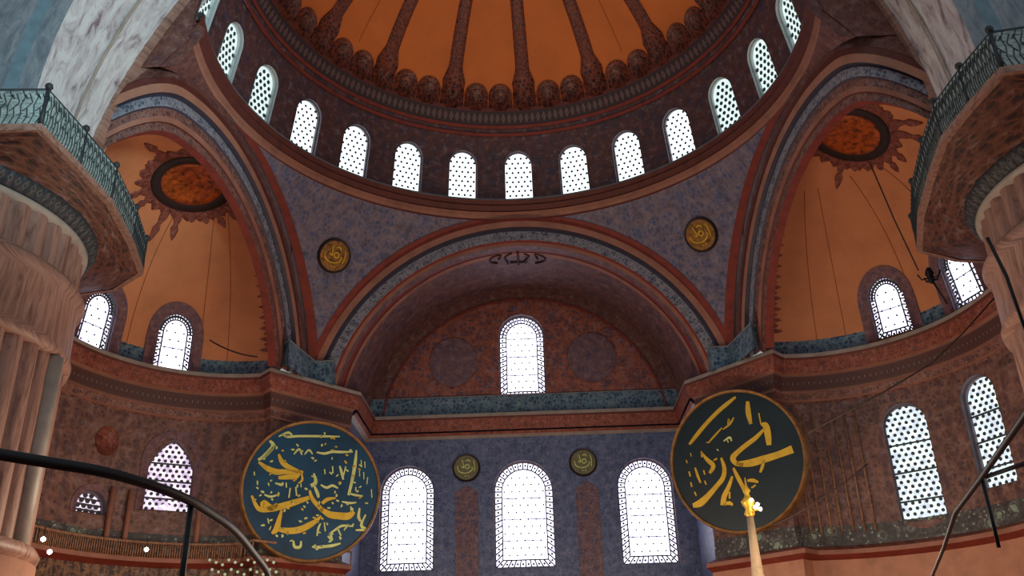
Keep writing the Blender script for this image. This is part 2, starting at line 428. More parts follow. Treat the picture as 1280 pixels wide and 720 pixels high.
def on_dome(az, el, pts, dr, mb):
    """small polygon given in tangent units (x along the ring, y up) laid on the dome"""
    vs = [sph(az+x/cos(el+y), el+y, 1-dr) for x, y in pts]; k = len(vs)
    c = sph(az+sum(p[0] for p in pts)/k/cos(el), el+sum(p[1] for p in pts)/k, 1-dr)
    base = [sph(az+x/cos(el+y), el+y, 1.001) for x, y in pts]
    mb.add(vs+[c]+base, [(i, (i+1) % k, k) for i in range(k)]+[(i, (i+1) % k, k+1+(i+1) % k, k+1+i) for i in range(k)],
           [(az*.85+x, el+y) for x, y in pts]+[(az*.85, el)]+[(az*.85+x, el+y) for x, y in pts])
lob, ins, ribs_ = MB(), MB(), []
for k in range(-15, 16):
    az = rad(86.3+k*7.2)
    if not A0 < az < A1: continue
    isr = (k % 3 == 0)
    r = .052; e = rad(30.7)
    pts = [(-r, -.045), (r, -.045)]+[(r*cos(PI*q/12), .018+r*sin(PI*q/12)*1.05) for q in range(13)]
    on_dome(az, e, pts, .006, lob)
    on_dome(az, e, [(.031*cos(2*PI*q/12), .016+.034*sin(2*PI*q/12)) for q in range(12)], .009, ins)
    if isr:
        on_dome(az, rad(34.8), [(-.045, -.06), (.045, -.06), (.05, 0), (.038, .035), (.03, .06), (-.03, .06), (-.038, .035), (-.05, 0)], .008, lob)
        mbr = MB()
        def rf(i, j, az=az):
            el = rad(36.5)+(rad(88)-rad(36.5))*j
            x = (i-.5)*2*(.031-.010*j)
            return sph(az+min(.5, max(-.5, x/max(cos(el), .06))), el, 1-(.012 if 0 < i < 1 else .002)), (x*3+az, el)
        mbr.grid(rf, 6, 22); ribs_.append(mbr)
clip(lob.build('scalloped_border', 'red_lattice', dome)); clip(ins.build('scallop_rosettes', 'dark_lattice', dome)); [clip(q.build('rib', 'red_lattice', dome)) for q in ribs_]
bo = MB(); bo.grid(lambda i, j: (sph(A0+(A1-A0)*i, rad(28.5+j*.9), .994), ((A0+(A1-A0)*i)*.9, rad(28.5+j*2))), 110, 1); clip(bo.build('scallop_base', 'red_lattice', dome))
# thin seams in the plaster between ribs
sm = MB()
for k in (-7, -4, -3, 2, 5):
    az = rad(86.3+k*10.8); sm.tube([sph(az, rad(e_), .999) for e_ in range(36, 80, 4)], .0012, 5)
clip(sm.build('plaster_seams', 'seam', dome))
adopt(dome)

for i, a in enumerate(AZ):
    k = i
    def f(u, v, d): return sph(u, v, 1+d)
    mid = 3 <= k <= 10
    side = 'brightest' if k == 7 else ''
    if k == 7: lb = 'arched window in the dome ring directly above the crown of the central arch'
    else:
        nth = ['first', 'second', 'third', 'fourth', 'fifth', 'sixth', 'seventh', 'eighth'][abs(k-7)-1]
        lb = 'arched dome ring window, %s to the %s of the one above the central arch' % (nth, 'left' if k < 7 else 'right')
    window(lb, f, a, half_w, E0, E1, .022, 'pane_mid' if mid else 'pane_ring', 'dots', 'lead' if mid else 'roundel_glass', spacing=.0262 if not mid else .026, dotr=.0058 if mid else .0082, frame='reveal' if mid else 'window_white')

# --- ring cornice under the windows ---------------------------------
prof = [(1.002, 1.980, 'ledge'), (.972, 1.976, 'ledge'), (.970, 1.967, 'deepred'), (.985, 1.950, 'redline'), (.978, 1.944, 'deepred'), (.996, 1.925, 'redline'),
        (.990, 1.919, 'beige2'), (1.001, 1.905, 'beige'), (1.006, 1.893, 'redline'), (1.004, 1.880, 'redline')]
ring = empty('trim_1', (0, .97, 1.93), 'red and beige ring moulding under the dome windows', None, None, 'structure')
for i in range(len(prof)-1):
    (r0, z0, m0), (r1, z1, _) = prof[i], prof[i+1]
    mb = MB(); mb.grid(lambda a, j: ((cos(A0+(A1-A0)*a)*(r0+(r1-r0)*j), sin(A0+(A1-A0)*a)*(r0+(r1-r0)*j), z0+(z1-z0)*j), ((A0+(A1-A0)*a), j)), 120, 1)
    clip(mb.build({'ledge': 'ledge', 'beige': 'beige_fillet', 'beige2': 'beige_fillet', 'redline': 'red_fillet', 'deepred': 'dark_red_fillet'}[m0], m0, ring))
adopt(ring)

# --- pendentives ----------------------------------------------------
RS = math.sqrt(1+.85**2)
def pfn(az, rho): return (rho*cos(az), rho*sin(az), 1.03+math.sqrt(max(0, RS*RS-rho*rho)))
def pendentive(name, a0, a1, m, label, lines=True):
    r = empty(name, (cos((a0+a1)/2)*1.15, sin((a0+a1)/2)*1.15, 1.6), label, None, None, 'structure')
    def fn(i, j):
        az = a0+(a1-a0)*i; dl = min(abs(az-n) for n in NS); lo = min(1/cos(dl), 1.303)
        rho = .999+(lo-.999)*j; p = pfn(az, rho); return p, (az*1.1, p[2])
    mb = MB(); mb.grid(fn, 44, 14); clip(mb.build('painted_field', m, r))
    # red outline band inset from both arches and the ring
    def edge_band(w0, w1, m_):
        mb = MB()
        for n in NS:
            for sgn in (-1, 1):
                def g(i, j):
                    dl = rad(2)+rad(38.2)*i; rho = 1/cos(dl)
                    # move away from the arch along the sphere
                    w = w0+(w1-w0)*j; az = n+sgn*(dl); rr = rho-w*.8*cos(dl)*.6; az2 = az+sgn*w*.8
                    rr = max(rr, .999); p = pfn(az2, min(rr, 1.303)); q = Vector((p[0], p[1], 0)).normalized()*-.004
                    return (p[0]+q.x, p[1]+q.y, p[2]-.002), (az*1.1, p[2])
                mid = n+sgn*rad(20)
                if a0-.02 < mid < a1+.02: mb.grid(g, 30, 1)
        if mb.v: clip(mb.build('red_outline', m_, r))
    if lines: edge_band(.0, .03, 'redline')
    adopt(r); return r
pendentive('ceiling', NS[0], NS[1], 'pend', 'blue-violet painted pendentive between the central arch and the exedra with two bright lower windows')
pendentive('ceiling', NS[1], NS[2], 'pend', 'blue-violet painted pendentive between the central arch and the exedra above the bright teal roundel')
pendentive('ceiling', rad(-16), NS[0], 'pend_red', 'dark red painted pendentive sliver beside the great arch over the grey-green balcony slabs', False)
pendentive('ceiling', NS[2], rad(196), 'pend_red', 'dark red painted pendentive sliver beside the pale daylit great arch', False)

# --- arches on the tangent planes -------------------------------------
tn = [7]
def arch(n, rings, label, cat=None, zmin=ZC, zc=1.0, tc=0.0):
    c = (cos(n), sin(n)); t = (-sin(n), cos(n))
    tn[0] += 1; r = empty('trim_%d' % tn[0], (c[0], c[1], ZC), label, None, None, 'structure')
    sx = 1 if c[0] >= 0 else -1
    def P(rr, a, d):
        q = (rr*cos(a)+tc*sx); x, y, z = c[0]*(1+d)+t[0]*q, c[1]*(1+d)+t[1]*q, zc+rr*sin(a)
        if abs(c[0]) > .1:          # the arch bends round to lie flat against the back of the great arch
            e = YCUT+d-y; w_ = .14
            g = 0 if e < -w_ else ((e+w_)**2/(4*w_) if e < w_ else e)
            x += sx*g; y += g
        return (x, y, z)
    for (r0, d0, r1, d1, m_, nm) in rings:
        def fn(i, j):
            rr = r0+(r1-r0)*j; dd = d0+(d1-d0)*j; lo = math.asin((zmin-zc)/rr); a = lo+(PI-2*lo)*i
            return P(rr, a, dd), (a*.8, (j if m_ in ('archrun',) else rr+dd))
        mb = MB(); mb.grid(fn, 64, 1); o = mb.build(nm, m_, r)
    adopt(r); return r
M['archrun'] = band('arch_cartouche_run', (128,118,124), (72,74,96), (150,136,136), .05)
arch(NS[1], [(.893, .01, .887, -.014, 'redline', 'red_fillet'), (.887, -.014, .870, -.016, 'redline', 'red_fillet'), (.870, -.016, .842, -.016, 'beige', 'outer_moulding'), (.842, -.016, .838, .0, 'archdark', 'dark_fillet'), (.838, 0, .828, 0, 'archdark', 'dark_fillet'),
             (.828, 0, .786, .002, 'archblue', 'tile_border'), (.786, .002, .780, .012, 'redline', 'inner_fillet'), (.780, .012, .765, .014, 'beige2', 'inner_moulding'), (.765, .014, .762, .05, 'soffit', 'intrados')],
     'broad central arch framing the tympanum with the single window')
for n, lb in ((NS[0], 'exedra arch beside the grey-green balcony, banded in beige and brown'), (NS[2], 'exedra arch beside the pale daylit great arch, banded in beige and blue')):
    arch(n, [(.97, .014, .862, .0, 'pend_red', 'painted_field'), (.862, 0, .830, -.004, 'pend_red', 'painted_field'), (.830, -.004, .826, -.012, 'deepred', 'red_fillet'), (.826, -.012, .802, -.014, 'deepred', 'red_fillet'), (.802, -.014, .772, -.014, 'beige', 'outer_moulding'), (.772, -.014, .769, 0, 'archdark', 'dark_fillet'), (.769, 0, .762, 0, 'archdark', 'dark_fillet'),
             (.762, 0, .731, .002, 'archblue', 'tile_border'), (.731, .002, .726, .008, 'archdark', 'dark_fillet'), (.726, .008, .700, .010, 'archbrown', 'brown_border'), (.700, .010, .683, .014, 'beige2', 'inner_moulding'),
             (.683, .014, .680, .02, 'deepred', 'inner_fillet'), (.680, .02, .655, .022, 'archbrown', 'inner_border'), (.655, .022, .650, .05, 'redline', 'intrados')], lb, zc=1.01, tc=-.06)

# --- barrel and back wall -----------------------------------------------
YB = 1.5
bar = empty('ceiling', (0, 1.25, 1.7), 'shadowed barrel vault behind the central arch with a small painted inscription', None, None, 'structure')
def circ(zc, r, i, z0=ZC):
    lo = math.asin((z0-zc)/r); a = lo+(PI-2*lo)*i; return r*cos(a), zc+r*sin(a)
def bfn(i, j, off=0):
    x0, z0 = circ(1.01, .765, i); x1, z1 = circ(1.08, .71, i)
    x = x0+(x1-x0)*j; z = z0+(z1-z0)*j
    return (x*(1-off), 1.04+(YB+.01-1.04)*j, z-off*.6), (i*2.0, j*.5)
mb = MB(); mb.grid(bfn, 64, 10); mb.build('vault_shell', 'soffit', bar)
mb = MB(); mb.grid(lambda i, j: bfn(i, .0+.10*j, .006), 64, 1); mb.build('front_band', 'redline', bar)
mb = MB(); mb.grid(lambda i, j: bfn(i, .12+.07*j, .005), 64, 1); mb.build('inner_band', 'beige2', bar)
# painted script near the crown
sc = MB()
for pl in ([(-.1,.02),(-.13,.05),(-.12,.1),(-.08,.11),(-.09,.06)], [(-.05,.0),(-.06,.08),(-.03,.12)], [(0,-.02),(0,.14)], [(.03,.02),(.05,.08),(.03,.11)], [(.08,0),(.12,.03),(.12,.08),(.08,.11),(.09,.05)], [(-.04,.01),(.04,.01)]):
    sc.tube([(x*.95, 1.16-(y-.05)*.9, bfn(.5+x/2.0*.9, (1.16-(y-.05)*.9-1.04)/(YB+.01-1.04))[0][2]-.004) for x, y in smooth(pl, 4)], .005, 6)
sc.build('painted_inscription', 'script', bar)
adopt(bar)

def wfn(y): return lambda u, v, d=0.0: (u, y+d, v)
W_back = wfn(YB)
WX = [(-.522, .118, .497, .945), (-.014, .130, .497, .952), (.515, .120, .497, .945)]
mb = panel(-.73, .73, .2, ZC, [arch_outline(x, w, a, b_) for x, w, a, b_ in WX], 28, 20, lambda u, v: (W_back(u, v), (u, v)))
wb = mb.build('wall_back', 'wallblue', None, False); props(wb, 'blue-violet tiled back wall with three tall bright windows', kind='structure')
ux, uw, ua, ub = -.002, .106, 1.243, 1.650
mb = panel(-.76, .76, ZC, 1.84, [arch_outline(ux, uw, ua, ub)], 28, 16, lambda u, v: (W_back(u, v), (u, v)))
wt = mb.build('wall_upper', 'tymp', None, False); props(wt, 'reddish painted tympanum wall around the single upper window', kind='structure')
mb = MB()
def tb(i, j):
    x0, z0 = circ(1.08, .71, i); x1, z1 = circ(1.08, .645, i); return (x0+(x1-x0)*j, YB-.003, z0+(z1-z0)*j), (i*2, j*.07)
mb.grid(tb, 48, 1); mb.build('border_arc', 'tymp_band', wt)
mb = MB(); mb.grid(lambda i, j: (lambda p: ((p[0], YB-.012, p[1]), (i*2, j)))(circ(1.08, .649-.008*j, i)), 48, 1); mb.build('border_line', 'redline', wt)
for sx in (-.32, .32):
    mb = MB(); mb.add([(sx+.11*cos(q*PI/12)*1.0, YB-.01, 1.42+.12*sin(q*PI/12)) for q in range(24)], [tuple(range(24))]); mb.build('painted_oval', 'tymp_oval', wt)
for sx in (-.262, .262):    # patterned upright strips between the big windows
    mb = MB(); mb.add([(sx-.05, YB-.004, .2), (sx+.05, YB-.004, .2), (sx+.05, YB-.004, .82), (sx, YB-.004, .85), (sx-.05, YB-.004, .82)], [(0,1,2,3,4)]); mb.build('patterned_strip', 'wallstem', wb)
window('single tall arched window in the tympanum under the central arch', W_back, ux, uw, ua, ub, .035, 'pane_big', 'border')
for (x, w, a, b_), lb in zip(WX, ('tall bright window in the blue wall, nearest the bright teal roundel', 'middle of the three tall bright windows in the blue back wall', 'tall bright window in the blue wall, nearest the dark green roundel')):
    window(lb, W_back, x, w, a, b_, .035, 'pane_big', 'border')
# light plaster jambs glowing round the windows belong to the wall: a slim raised rim
# --- walls below the cornice ----------------------------------------------
def niche(s, phi, el, d=0.0):   # exedra surface: phi round the niche (positive towards the back wall), el up its half dome, d outwards
    n = NS[0]; bb = (.56 if sin(phi) > 0 else .85)
    o = .10+(.50+d)*cos(phi)*cos(el); t = .14+(bb+d)*sin(phi)*cos(el)
    return ((cos(n)*(1+o)-sin(n)*t)*s, sin(n)*(1+o)+cos(n)*t, 1.13+(.66+d)*sin(el))
def ex(s, la, r=.55): return niche(s, la, 0, r-.55)[:2]
base = [ex(1, rad(a)) for a in range(-45, 91, 3)]+[(.945, .835), (.712, 1.115), (.715, YB-.0)]
full = base+[(-x, y) for x, y in reversed(base)]
up = [(.974, .867), (.872, .738), (.840, .937), (.832, .972), (.762, .972), (.758, 1.0), (.716, YB)]
full_up = up+[(-x, y) for x, y in reversed(up)]
UWS = {1: [38.6, 5], -1: [47.3, 13.5]}
def offset(pts, d):
    out = []
    for i, p in enumerate(pts):
        a = pts[max(i-1, 0)]; b_ = pts[min(i+1, len(pts)-1)]
        def nrm(q, r): 
            L = math.hypot(r[0]-q[0], r[1]-q[1]) or 1; return (-(r[1]-q[1])/L, (r[0]-q[0])/L)
        n1 = nrm(a, p) if i else nrm(p, b_); n2 = nrm(p, b_) if i < len(pts)-1 else n1
        m = (n1[0]+n2[0], n1[1]+n2[1]); L = m[0]*m[0]+m[1]*m[1]; k = 2/max(L, .8)
        out.append((p[0]+m[0]*k*d, p[1]+m[1]*k*d))
    return out
def sweep(pts, d0, z0, d1, z1, name, m, parent, b=False):
    a, c = offset(pts, d0), offset(pts, d1); L = [0]
    for i in range(1, len(pts)): L.append(L[-1]+math.hypot(pts[i][0]-pts[i-1][0], pts[i][1]-pts[i-1][1]))
    n = len(pts); mb = MB()
    mb.add([(x, y, z0) for x, y in a]+[(x, y, z1) for x, y in c], [(i, i+1, n+i+1, n+i) for i in range(n-1)],
           [(l, 0 if b else z0) for l in L]+[(l, 1 if b else z1) for l in L])
    return mb.build(name, m, parent, False)
corn = empty('trim_2', (0, 1.45, ZC), 'projecting red and brown cornice running round the whole bay', None, None, 'structure')
cp = [(-.26, ZC+.004, .048, ZC+.004, 'ledge', 'top_ledge'), (.048, ZC+.004, .052, ZC-.012, 'marble_grey', 'pale_lip'), (.052, ZC-.012, .046, ZC-.02, 'deepred', 'red_band'), (.046, ZC-.02, .036, 1.085, 'cornred', 'red_band'), (.036, 1.085, .026, 1.079, 'beige2', 'thin_fillet'),
      (.026, 1.079, .014, 1.02, 'muq', 'carved_band'), (.014, 1.02, .016, 1.012, 'beige2', 'thin_fillet'), (.016, 1.012, .006, .99, 'archbrown', 'lower_band'), (.006, .99, .007, .982, 'beige2', 'thin_fillet'), (.007, .982, 0, .975, 'archbrown', 'lower_band')]
seg = {0: full}
half = full
for d0, z0, d1, z1, m_, nm in cp: 
    if z1 < 1.08:   # the lower bands stop at the recess, whose wall is plain tile
        for s in (-1, 1):
            pts = [p for p in full if p[0]*s > .70 and p[1] < 1.2]; sweep(pts, d0, z0, d1, z1, nm, m_, corn, m_ == 'muq')
    else: sweep(full, d0, z0, d1, z1, nm, m_, corn, m_ == 'muq')
rec = [(.712, 1.115), (.715, YB), (-.715, YB), (-.712, 1.115)]
sweep(rec, .03, 1.079, .02, 1.068, 'red_band', 'cornred', corn); sweep(rec, .02, 1.068, .0, 1.058, 'pale_lip', 'marble_grey', corn)
for s in (-1, 1):
    mb = MB(); pl = [(.73, YB), (.715, 1.118), (.94, .842), (1.0, .86), (1.3, 1.1), (1.3, YB)]
    mb.add([(x*s, y, ZC+.003) for x, y in pl], [tuple(range(6))]); mb.build('top_ledge', 'ledge', corn, False)
adopt(corn)
tile = empty('trim_3', (0, 1.45, 1.2), 'band of deep blue tiles just above the cornice', None, None, 'structure')
sweep(full_up, .006, ZC, .006, 1.250, 'tile_band', 'bluetile', tile); sweep(full_up, .006, 1.250, .010, 1.254, 'pale_fillet', 'ledge', tile); sweep(full_up, .010, 1.254, -.004, 1.262, 'pale_fillet', 'redline', tile)
for s in (1, -1):
    edges = [-45]+sum([[a-11.6, a+11.6] for a in sorted(UWS[s])], [])+[90]
    for a0, a1 in zip(edges[::2], edges[1::2]):
        if a1-a0 < 1: continue
        n_ = max(2, int((a1-a0)/3)); pts = [ex(s, rad(a0+(a1-a0)*q/n_)) for q in range(n_+1)]
        if s < 0: pts = pts[::-1]
        sweep(pts, .006, ZC, .006, 1.245, 'tile_band', 'bluetile', tile); sweep(pts, .006, 1.245, .0, 1.255, 'pale_fillet', 'redline', tile)
for s in (-1, 1):
    mb = MB(); n_ = 14; c0, c1 = (.9, .75), (1.0, .9)
    mb.add([(.896*s, .748, ZC+.6*k/n_) for k in range(n_+1)]+[(.99*s, .88, ZC+.6*k/n_) for k in range(n_+1)], [(k, k+1, n_+1+k+1, n_+1+k) for k in range(n_)])
    mb.build('arch_reveal', 'archbrown', tile)
adopt(tile)
# recess side walls and pier faces
for s, nm in ((1, 'wall_right'), (-1, 'wall_left')):
    pts = [(.715*s, YB+.01), (.712*s, 1.115)]
    if s < 0: pts = pts[::-1]
    o = sweep(pts if s < 0 else pts[::-1], 0, .2, 0, ZC, nm, 'wallblue', None)
    props(o, 'blue-violet tiled side of the window recess beside the %s roundel' % ('dark green' if s > 0 else 'bright teal'), kind='structure')
    pts = [(.712*s, 1.115), (.945*s, .835), ex(s, rad(90))]
    o = sweep(pts, 0, .2, 0, ZC, nm+'_pier', 'wallbrown', None)
    props(o, 'brown painted pier face carrying the %s roundel' % ('dark green' if s > 0 else 'bright teal'), kind='structure')
# exedra lower walls with windows
R_E = .55
def exw(s): return lambda u, v, d=0.0: (ex(s, u/R_E, R_E+d)[0], ex(s, u/R_E, R_E+d)[1], v)
low = {1: [(rad(42.7)*R_E, .080, .513, .928, 0), (rad(12)*R_E, .073, .576, .945, 0)],
       -1: [(rad(53)*R_E, .084, .64, .905, .35), (rad(25)*R_E, .056, .605, .682, 0)]}
for s in (1, -1):
    f = exw(s)
    mb = panel(rad(-45)*R_E, rad(90)*R_E, .2, ZC, [arch_outline(u, w, a, b_, 16, pt) for u, w, a, b_, pt in low[s]], 50, 14, lambda u, v: (f(u, v), (u*s, v)))
    o = mb.build('wall_right_exedra' if s > 0 else 'wall_left_exedra', 'wallbrown', None, True)
    props(o, 'brown patterned curved wall under the exedra %s' % ('with two honeycomb windows' if s > 0 else 'with the small pink-lit window'), kind='structure')
    for i, (u, w, a, b_, pt) in enumerate(low[s]):
        if s > 0: window(('honeycomb window in the curved wall, the one nearer the dark green roundel', 'honeycomb window in the curved wall, the one farther from the dark green roundel')[i], f, u, w, a, b_, .03, 'pane_side', 'comb', 'lead', spacing=.0235, dotr=.0068)
        else: window(('pink-lit pointed window crossed by the black iron hoop', 'small violet-lit opening glinting below the iron hoop')[i], f, u, w, a, b_, .03, ('pane_pink', 'pane_pink')[i], 'comb', 'lead', spacing=.022, dotr=(.0068, .0095)[i], pointed=pt, hood=(.028, .022)[i])

for a, z0, rr in ((27, .86, .045),):
    mb = MB(); P_ = [(a*PI/180*R_E+rr*cos(2*PI*q/24), z0+rr*1.15*sin(2*PI*q/24)) for q in range(24)]
    mb.add([exw(-1)(u, v, -.004) for u, v in P_]+[exw(-1)(u, v, 0) for u, v in P_], [tuple(range(24))]+[(q, (q+1) % 24, 24+(q+1) % 24, 24+q) for q in range(24)])
    mb.build('painted_oval', 'ray', bpy.data.objects['wall_left_exedra'])
# --- exedra half domes ---------------------------------------------------
ZE, RE, RZ = 1.13, .55, .66
def exd(s, la, el, r=RE): return niche(s, la, el, r-RE)
for s in (1, -1):
    lab = 'grey-green slab' if s > 0 else 'pale teal'
    root = empty('ceiling', (cos(NS[0])*s*1.3, .3, 1.5), 'apricot exedra half dome behind the %s balcony' % ('grey-green' if s > 0 else 'pale teal'), None, None, 'structure')
    def f(u, v, d=0.0): return exd(s, u/RE, math.asin(max(-1, min(1, (v-ZE)/RZ))), RE+d)
    eh = .072
    UW = UWS[s]
    WZ0, WZ1 = (1.18, 1.40) if s > 0 else (1.15, 1.385)
    holes = [arch_outline(rad(a)*RE, eh, WZ0, WZ1) for a in UW]
    mb = panel(rad(-90)*RE, rad(90)*RE, ZC-.01, 1.55, holes, 60, 14, lambda u, v: (f(u, v), (u, v)))
    clip(mb.build('lower_shell', 'apricot', root))
    mb = MB(); e0 = math.asin((1.55-ZE)/RZ)
    mb.grid(lambda i, j: (exd(s, rad(-90+180*i), e0+(PI/2-e0)*j), (i*2, j)), 60, 14); clip(mb.build('upper_shell', 'apricot', root))
    # crown medallion
    la, el0 = (rad(-24), rad(76)) if s > 0 else (rad(20), rad(74))
    P0 = Vector(exd(s, la, el0)); n_ = NS[0]; Cc = Vector(((cos(n_)*1.1-sin(n_)*.14)*s, sin(n_)*1.1+cos(n_)*.14, ZE)); ao = Vector((cos(n_)*s, sin(n_), 0)); at_ = Vector((-sin(n_)*s, cos(n_), 0)); nrm = (Cc-P0).normalized()
    tx = nrm.cross(Vector((0,0,1))).normalized(); ty = tx.cross(nrm).normalized()   # ty points up the shell
    if ty.z < 0: ty = -ty
    def on(x, y, lift):
        q = P0+tx*x+ty*y-Cc; qo, qt = q.dot(ao)/.50, q.dot(at_); qt /= (.56 if qt > 0 else .85); qz = q.z/RZ
        k = 1/math.sqrt(qo*qo+qt*qt+qz*qz); return tuple(Cc+q*(k*(1-lift/.55)))
    def blob(pts, lift, mb, z=0):
        k = len(pts); cx = sum(p[0] for p in pts)/k; cy = sum(p[1] for p in pts)/k
        rings = [[(x, y) for x, y in pts]]+[[(cx+(x-cx)*q, cy+(y-cy)*q) for x, y in pts] for q in (.8, .6, .4, .2, .02)]
        vs = [on(x, y, -.001) for x, y in pts]; uv = list(pts)
        for rg in rings: vs += [on(x, y, lift) for x, y in rg]; uv += rg
        mb.add(vs, [(j*k+i, j*k+(i+1) % k, (j+1)*k+(i+1) % k, (j+1)*k+i) for j in range(len(rings)) for i in range(k)], uv)
    def circle(r, n=40, w=0, m_=12, sq=1): return [(r*(1+w*cos(m_*2*PI*q/n))*cos(2*PI*q/n), sq*r*(1+w*cos(m_*2*PI*q/n))*sin(2*PI*q/n)) for q in range(n)]
    sq = .88
    a_ = MB(); blob(circle(.200, 96, .06, 24, sq), .004, a_); a_.build('painted_border', 'ray', root)
    a_ = MB(); blob(circle(.158, 40, 0, 0, sq), .008, a_); a_.build('dark_ring', 'blackish', root)
    a_ = MB(); blob(circle(.118, 40, 0, 0, sq), .011, a_); a_.build('gold_medallion', 'blossom', root)
    rays = MB()
    for q in range(22):
        t = 2*PI*q/22+.1; L = (.05, .10, .035, .16, .06, .09, .045)[(q*3) % 7]
        if math.sin(t) > .45: L *= .4
        if abs(t-1.5*PI) < .2: L = .20
        d = (cos(t), sin(t)); nn = (-d[1], d[0]); r0 = .165
        prof_ = [(0, .012), (.25, .017), (.45, .008), (.6, .017), (.85, .010), (1, .0)]
        L0 = [(r0+a*L, w) for a, w in prof_]
        pts = [(d[0]*r+nn[0]*w, sq*(d[1]*r+nn[1]*w)) for r, w in L0]+[(d[0]*r-nn[0]*w, sq*(d[1]*r-nn[1]*w)) for r, w in reversed(L0[:-1])]
        blob(pts, .005, rays)
    clip(rays.build('painted_rays', 'ray', root))
    # toothed border hugging the arch
    tooth = MB()
    for side in (-1, 1):
        for q in range(34):
            el = rad(12+q*1.9); a0 = side*(PI/2-.02)
            w = .045 if q % 2 else .075
            pts = [exd(s, a0, el-rad(.9), RE-.004), exd(s, a0, el+rad(.9), RE-.004), exd(s, a0-side*w*.6/max(.3, cos(el))*.9, el+rad(.6), RE-.004), exd(s, a0-side*w/max(.3, cos(el)), el, RE-.004), exd(s, a0-side*w*.6/max(.3, cos(el))*.9, el-rad(.6), RE-.004)]
            tooth.add(pts, [(0,1,2,3,4)])
    clip(tooth.build('toothed_border', 'ray', root, False))
    sm = MB()
    for a in (28, 58, 70, 2): sm.tube([exd(s, rad(a), rad(e), RE-.001) for e in range(8, 64, 5)], .0011, 5)
    sm.build('plaster_seams', 'seam', root)
    adopt(root)
    for i, a in enumerate(UW):
        lb = 'bright window at the foot of the %s exedra half dome, %s' % ('balcony-side apricot' if 0 else ('apricot', 'apricot')[0], ('nearest the central arch', 'second from the central arch', 'third from the central arch, hidden by the pier')[i])
        lb = lb.replace('half dome,', 'half dome beside the %s balcony,' % ('grey-green' if s > 0 else 'pale teal'))
        window(lb, f, rad(a)*RE, eh, WZ0, WZ1, .02, 'pane_big', 'border', hood=.042)

# --- gallery ledges low down ------------------------------------------------
for s in (1, -1):
    root = empty('trim_%d' % (4 if s > 0 else 5), (1.2*s, .7, .4), 'low %s under the %s roundel' % (('warm stone gallery ledge', 'dark green') if s > 0 else ('latticed gallery ledge', 'bright teal')), None, None, 'structure')
    g = [p for p in base if p[1] < 1.2]; pts = g if s > 0 else [(-x, y) for x, y in reversed(g)]
    zt = .435 if s > 0 else .47
    sweep(pts, .0, zt+.09, .004, zt+.02, 'dotted_tile_band', 'lowband', root)
    sweep(pts, .004, zt+.02, .06, zt, 'upper_ledge', 'cornred' if s > 0 else 'lattice', root)
    sweep(pts, .06, zt, .062, zt-.015, 'ledge_edge', 'beige2', root); sweep(pts, .062, zt-.015, .03, zt-.03, 'ledge_under', 'redline', root)
    sweep(pts, .03, zt-.03, .03, -.1, 'gallery_wall', 'stone' if s > 0 else 'gallery_dark', root)
    if s < 0:
        post = MB(); L = offset(pts, .058)
        for i in range(len(L)-1):
            for q in range(3):
                t = q/3; x = L[i][0]+(L[i+1][0]-L[i][0])*t; y = L[i][1]+(L[i+1][1]-L[i][1])*t
                post.tube([(x, y, zt), (x, y, zt+.05)], .003, 5)
        post.tube([(x, y, zt+.05) for x, y in L], .005, 6); post.build('balustrade', 'lattice', root)
    adopt(root)
# streaks of reflected light on the right pier, built as thin upright tubes
mb = MB()
for i in range(7):
    x, y = ex(1, rad(86-i*4.2), .542); mb.tube([(x, y, .50), (x, y, .93)], .004, 6)
o = mb.build('trim_6', 'lattice', None); props(o, 'row of thin upright strips standing for reflected light streaks beside the dark green roundel', kind='structure')
mb = MB()
for a in (32, 39, 66):
    x, y = ex(-1, rad(a), .538); mb.tube([(x, y, .40), (x, y, .70)], .010, 8)
o = mb.build('trim_7', 'beige2', None); props(o, 'slim upright shafts on the curved wall below the iron hoop', kind='structure')

# --- great arch, faces, pillars ----------------------------------------------
YF, YN = YCUT, -.5
def gp(z, o=0.0, xo=0.0):
    if z <= 1.376: return 1.24+o
    return -.31+math.sqrt(max(.0961, (1.55+o)**2-(z-1.376)**2))
def gprof(o=0.0, n=40, z0=1.235):
    amax = math.acos(.31/(1.55+o)); pts = [(1.24+o, z0), (1.24+o, 1.30)]
    pts += [(-.31+(1.55+o)*cos(amax*k/n), 1.376+(1.55+o)*sin(amax*k/n)) for k in range(n+1)]
    return pts
def warp(x, y, z):
    # the half of the arch over the teal balcony is slightly splayed: wider towards the hall, narrower behind
    if x >= 0: return x
    t = max(0, min(1.25, (z-1.3)/.77)); k = (y-YN)/(YF-YN)
    return x*(1+(.03-.115*k)*t*max(0, min(1, (-x)/.3)))
def loft(p0, y0, p1, y1, name, m_, parent):
    q0 = p0+[(-x, z) for x, z in reversed(p0[:-1])]; q1 = p1+[(-x, z) for x, z in reversed(p1[:-1])]; n = len(q0)
    q0 = [(warp(x, y0, z), z) for x, z in q0]; q1 = [(warp(x, y1, z), z) for x, z in q1]
    L = [0]
    for i in range(1, n): L.append(L[-1]+math.hypot(q0[i][0]-q0[i-1][0], q0[i][1]-q0[i-1][1]))
    mb = MB(); wv = abs(y1-y0)+math.hypot(p1[5][0]-p0[5][0], p1[5][1]-p0[5][1])
    mb.add([(x, y0, z) for x, z in q0]+[(x, y1, z) for x, z in q1], [(i, i+1, n+i+1, n+i) for i in range(n-1)], [(l, 0) for l in L]+[(l, wv) for l in L])
    return mb.build(name, m_, parent)
M['greatface'] = streak('great_arch_face', [(.3, (92,104,114)), (.5, (128,140,148)), (.62, (150,158,162)), (.8, (110,118,128))], 14, 40)
ga = empty('trim_11', (0, -.4, .2), 'huge pale arch in front of the half dome, springing from the two fluted pillars', None, None, 'structure')
g0 = gprof()
loft(g0, YF+.05, g0, YN-.0, 'soffit', 'great', ga)
